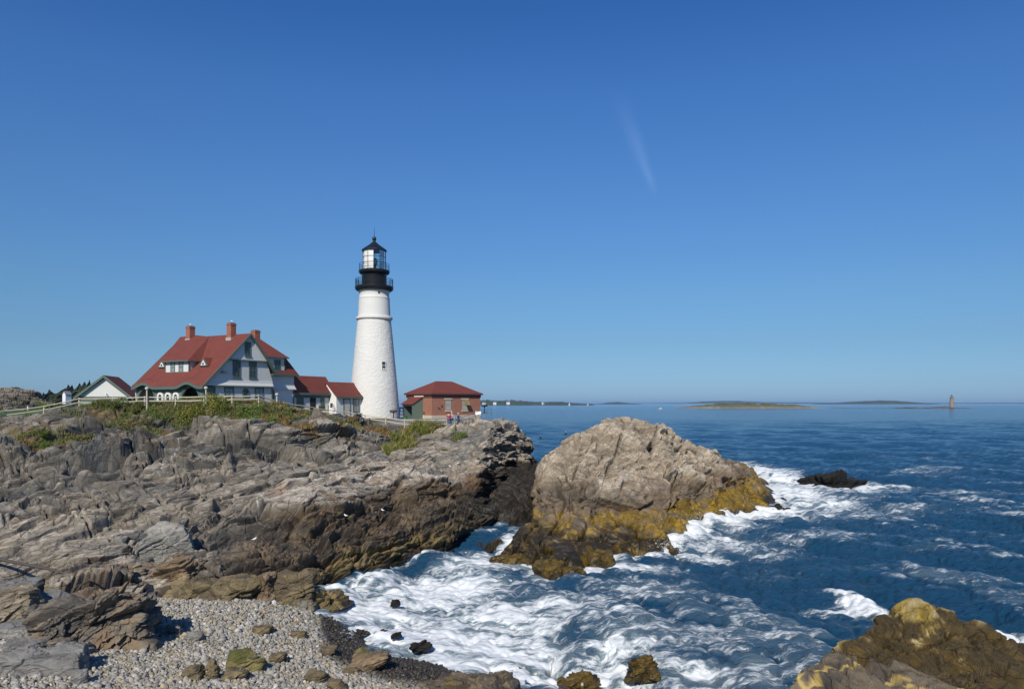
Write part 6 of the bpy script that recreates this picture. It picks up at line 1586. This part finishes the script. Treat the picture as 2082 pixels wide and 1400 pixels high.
mound = land_sheet('rock_outcrop', FM, tt(-120), tt(110), 260, 83, 112, 200, OCT_H[1:], 700, col_mound, lambda P: (np.full(len(P), .8, np.float32), np.zeros(len(P), np.float32)), zcut=9.0)
tag(mound, 'rounded grey rock outcrop beyond the fence, far left', 'rock outcrop')
for px, py, lb in ((3, 836, 'white marker post on the lawn at the left edge'), (56.5, 836, 'white marker post on the lawn right of another one')):
    b = W(px, py, 88); o = empty('marker_post', tuple(b)); tag(o, lb, 'marker post'); MB().tube([(0, 0, -.6), (0, 0, .55)], .07, 6).build('post', WHITE, o); MB().ball((0, 0, .57), .075, 6, 4).build('cap', WHITE, o)

# ------------------------------------------------------------------ plants
def leaf_mat():
    m, k, b = new_mat('leaves')
    at = k.new('ShaderNodeAttribute', attribute_name='col'); k.l.new(at.outputs['Color'], b.inputs['Base Color'])
    b.inputs['Roughness'].default_value = .6; b.inputs['Specular IOR Level'].default_value = .25
    tr = k.new('ShaderNodeBsdfTranslucent'); k.l.new(k.mixc(.5, at.outputs['Color'], (.10, .14, .02)), tr.inputs[0])
    mx = k.new('ShaderNodeMixShader', ins={0: .25, 1: b.outputs[0], 2: tr.outputs[0]}); k.l.new(mx.outputs[0], k.n['Material Output'].inputs[0])
    return m
LEAF = leaf_mat()
def leaf_quads(P, size, r, up=.3):
    n = len(P); a = r.normal(0, 1, (n, 3)); a /= np.linalg.norm(a, axis=1)[:, None]
    b = r.normal(0, 1, (n, 3)); b[:, 2] += up; b -= a * (a * b).sum(1)[:, None]; b /= np.linalg.norm(b, axis=1)[:, None] + 1e-9
    s = size * r.uniform(.6, 1.4, n)[:, None]
    V = np.stack((P - a * s * .5, P + b * s * .32, P + a * s * .6, P - b * s * .32), 1).reshape(-1, 3)
    return V, np.arange(4 * n).reshape(n, 4)
def blades(P, h, w, r, lean=.35):
    n = len(P); th = r.uniform(0, 2 * pi, n); d = np.stack((np.cos(th), np.sin(th), np.zeros(n)), 1)
    l = r.normal(0, lean, (n, 2)); l[:, 0] += .12; hh = (h * r.uniform(.55, 1.25, n))[:, None]
    tip = P + np.c_[l, np.ones(n)] * hh; mid = P + np.c_[l * .35, np.full(n, .55)] * hh; w = np.asarray(w).reshape(-1, 1)
    V = np.stack((P - d * w, P + d * w, mid + d * w * .8, tip, mid - d * w * .8), 1)
    i = np.arange(n)[:, None] * 5
    F = np.concatenate((i + np.array([[0, 1, 2, 4]]), ), 0); F2 = i + np.array([[4, 2, 3, 3]])
    return V.reshape(-1, 3), F, i + np.array([[4, 2, 3]])
GRNS = dict(green=[(.055,.085,.018),(.085,.12,.022),(.04,.06,.018),(.12,.13,.03)], dark=[(.035,.055,.016),(.05,.075,.02),(.07,.085,.02),(.10,.07,.02)], gold=[(.07,.10,.02),(.10,.12,.025),(.20,.15,.02),(.05,.07,.02)],
            bright=[(.09,.14,.02),(.12,.17,.03),(.07,.10,.02),(.10,.13,.025)], red=[(.06,.07,.02),(.13,.05,.02),(.17,.07,.03),(.05,.06,.02)], brown=[(.10,.075,.035),(.14,.10,.05),(.06,.06,.025),(.17,.13,.07)])
STEM = plain('woody stems', (.09, .065, .045), .9, .2)
def shrub(label, px, py, Y, wpx, hpx, pal, seed, leaf=.13, n=2600, dep=.6, zoff=-.1):
    m = Y / FPX; b = W(px, py, Y); r = np.random.default_rng(seed); w, h = wpx * m / 2, hpx * m * .88
    o = empty('shrub', tuple(b)); tag(o, label, 'shrub', 'shrubs on the bluff')
    k_ = max(5, int(w * 4.5)); cs = np.c_[r.uniform(-.85, .85, k_) * w, r.uniform(-1, 1, k_) * w * dep, np.zeros(k_)]
    top = h * (.55 + .45 * r.uniform(0, 1, k_)) * np.sqrt(np.clip(1 - (cs[:, 0] / w) ** 2 * .8, .1, 1)); rad = np.clip(top * .55, .25, .8)
    gz = np.array([float(FS(np.array([b[0] + c[0]]), np.array([b[1] + c[1]]))[0]) - b[2] for c in cs])
    i = r.integers(0, k_, n); v = r.normal(0, 1, (n, 3)); v /= np.linalg.norm(v, axis=1)[:, None]; v *= (r.uniform(.2, 1, n) ** .4)[:, None]
    P = cs[i] + v * np.stack((rad[i] * 1.15, rad[i] * 1.15, top[i] * .5), 1); P[:, 2] += top[i] * .5 + np.clip(gz[i], -1.2, .8) + zoff
    V, F = leaf_quads(P, leaf, r)
    g = np.array(GRNS[pal]); c = 1.75 * g[r.integers(0, len(g), n)] * r.uniform(.65, 1.35, n)[:, None] * (.75 + .5 * r.uniform(0, 1, k_)[i])[:, None]
    if pal == 'gold': c = np.where(((P[:, 2] > top[i] * .75 + gz[i]) & (r.uniform(0, 1, n) < .4))[:, None], np.array((.30, .21, .02)) * r.uniform(.7, 1.2, n)[:, None], c)
    np_mesh('foliage', V, F, LEAF, o, False, {'col': ('FLOAT_COLOR', np.c_[np.repeat(c, 4, 0), np.ones(4 * n)])})
    for j in range(k_): MB().tube([(cs[j, 0], cs[j, 1], gz[j] - .3), (cs[j, 0] + r.normal(0, .1), cs[j, 1], gz[j] + top[j] * .8)], [.03, .01], 5).build('stem', STEM, o)
for a in [('dense dark green rose shrub in front of the garage', 240, 840, 79.5, 92, 27, 'dark', 1, .13, 3600),
          ('broad goldenrod thicket with yellow tops below the porch', 420, 838, 77.5, 116, 36, 'gold', 2, .13, 5200),
          ('leafy green shrub on the bluff below the white gable wall', 520, 842, 77, 92, 32, 'green', 3, .13, 4400),
          ('rounded dark bush on the slope below the shed', 706, 880, 85, 56, 25, 'dark', 4, .12, 2200),
          ('dark green shrub behind the fence at far left', 88, 866, 75, 66, 24, 'dark', 5, .13, 2000),
          ('bright green shrub at the foot of the grey outcrop', 84, 824, 92, 42, 20, 'bright', 6, .13, 1400),
          ('taller yellow green bush behind the bright green shrub', 94, 815, 96, 36, 22, 'gold', 7, .13, 1300),
          ('yellow green shrub lower on the slope below the oval window', 536, 876, 74, 76, 28, 'bright', 8, .12, 2600),
          ('reddish low shrub among rocks above the grey ledges', 285, 922, 65, 62, 26, 'red', 9, .11, 1700),
          ('brownish twiggy bush by the fence below the brick building', 886, 868, 88.5, 26, 26, 'brown', 10, .11, 900),
          ('green shrub left of the orange grass among rocks', 100, 905, 67, 54, 30, 'green', 11, .12, 1500),
          ('low green shrub hanging over the rocks under the lamp post', 330, 842, 78.5, 70, 18, 'green', 12, .12, 2200),
          ('small green bush in a rock cleft below the rose shrub', 252, 880, 72.5, 40, 24, 'dark', 13, .11, 1100),
          ('small green bush beside the path and headland rock', 938, 890, 86, 22, 18, 'green', 14, .11, 700),
          ('low shrub between fence and rocks left of the rose shrub', 178, 852, 78, 50, 18, 'brown', 15, .12, 1400),
          ('green leafy patch on the slope below the covered passage', 612, 858, 83, 60, 16, 'green', 16, .12, 1700),
          ('green leafy patch along the fence below the lilac shirt', 655, 862, 86, 56, 14, 'green', 17, .12, 1500)]: shrub(*a)

def grass():
    r = np.random.default_rng(77); n = 420000
    x = r.uniform(-66, -5, n); y = r.uniform(58, 93, n); t = x / y * FPX + CX
    v, top = veg_field(x, y); nz = fbm(np.stack((x, y, x * 0), 1), 1.6, 3, 5)
    # which patch a blade belongs to
    best = np.zeros(n); kind = np.zeros(n, int); names = ['green', 'dry', 'mixed', 'reed', 'red']
    for px, py, Y, rx, ry, s, kd in VEG:
        X = (px - CX) / FPX * Y; f = s * np.exp(-((x - X) / rx) ** 2 - ((y - Y) / ry) ** 2); m = f > best; best[m] = f[m]; kind[m] = names.index(kd)
    lawn = (x < -50) & (y > 79)
    ok = (v + .4 * nz > .50) & (t > -60) & (r.uniform(0, 1, n) < np.where(kind == 3, 1, np.where(top > .5, .35, .62))) & ((best > .15) | (top > .3)) & ~((x > -18) & (y > 91)) & ~lawn
    x, y, kind, best = x[ok], y[ok], kind[ok], best[ok]; n = len(x); z = FS(x, y)
    h = np.choose(kind, [.30, .38, .30, .78, .28]) * r.uniform(.7, 1.3, n) * np.where(best < .2, .6, 1)
    w = np.choose(kind, [.022, .018, .022, .026, .022]) * y / 80 * 1.5
    V, F4, F3 = blades(np.stack((x, y, z - .08), 1), h, w, r)
    F = np.concatenate((F4[:, [0, 1, 2]], F4[:, [0, 2, 3]], F3))
    pal = np.array([[(.075,.10,.025),(.11,.12,.035)], [(.19,.115,.042),(.14,.10,.04)], [(.10,.11,.03),(.20,.15,.07)], [(.11,.13,.03),(.24,.20,.07)], [(.10,.09,.03),(.17,.08,.04)]])
    u = r.uniform(0, 1, n); c = 1.5 * pal[kind, (r.uniform(0, 1, n) < .45 + .3 * fbm(np.stack((x, y, z), 1), 2.5, 2, 6)).astype(int)] * r.uniform(.6, 1.35, n)[:, None]
    o = np_mesh('grass', V, F, LEAF, None, False, {'col': ('FLOAT_COLOR', np.c_[np.repeat(c, 5, 0), np.ones(5 * n)])})
    tag(o, 'green, golden and dry grasses along the top and slope of the bluff', 'grass', kind='stuff')
grass()

# ------------------------------------------------------------------ air
def haze():
    m = bpy.data.materials.new('air'); m.use_nodes = True; k = NT(m.node_tree); k.n.remove(k.n['Principled BSDF'])
    v = k.new('ShaderNodeVolumePrincipled'); v.inputs['Color'].default_value = (.42, .66, .98, 1); v.inputs['Density'].default_value = 4.5e-5; v.inputs['Anisotropy'].default_value = .0
    k.l.new(v.outputs[0], k.n['Material Output'].inputs['Volume'])
    o = MB().box(-14000, 14000, -300, 70000, -8, 60).build('haze', m); tag(o, kind='stuff', label='thin pale sea air that turns the far shores blue', cat='haze')
haze()
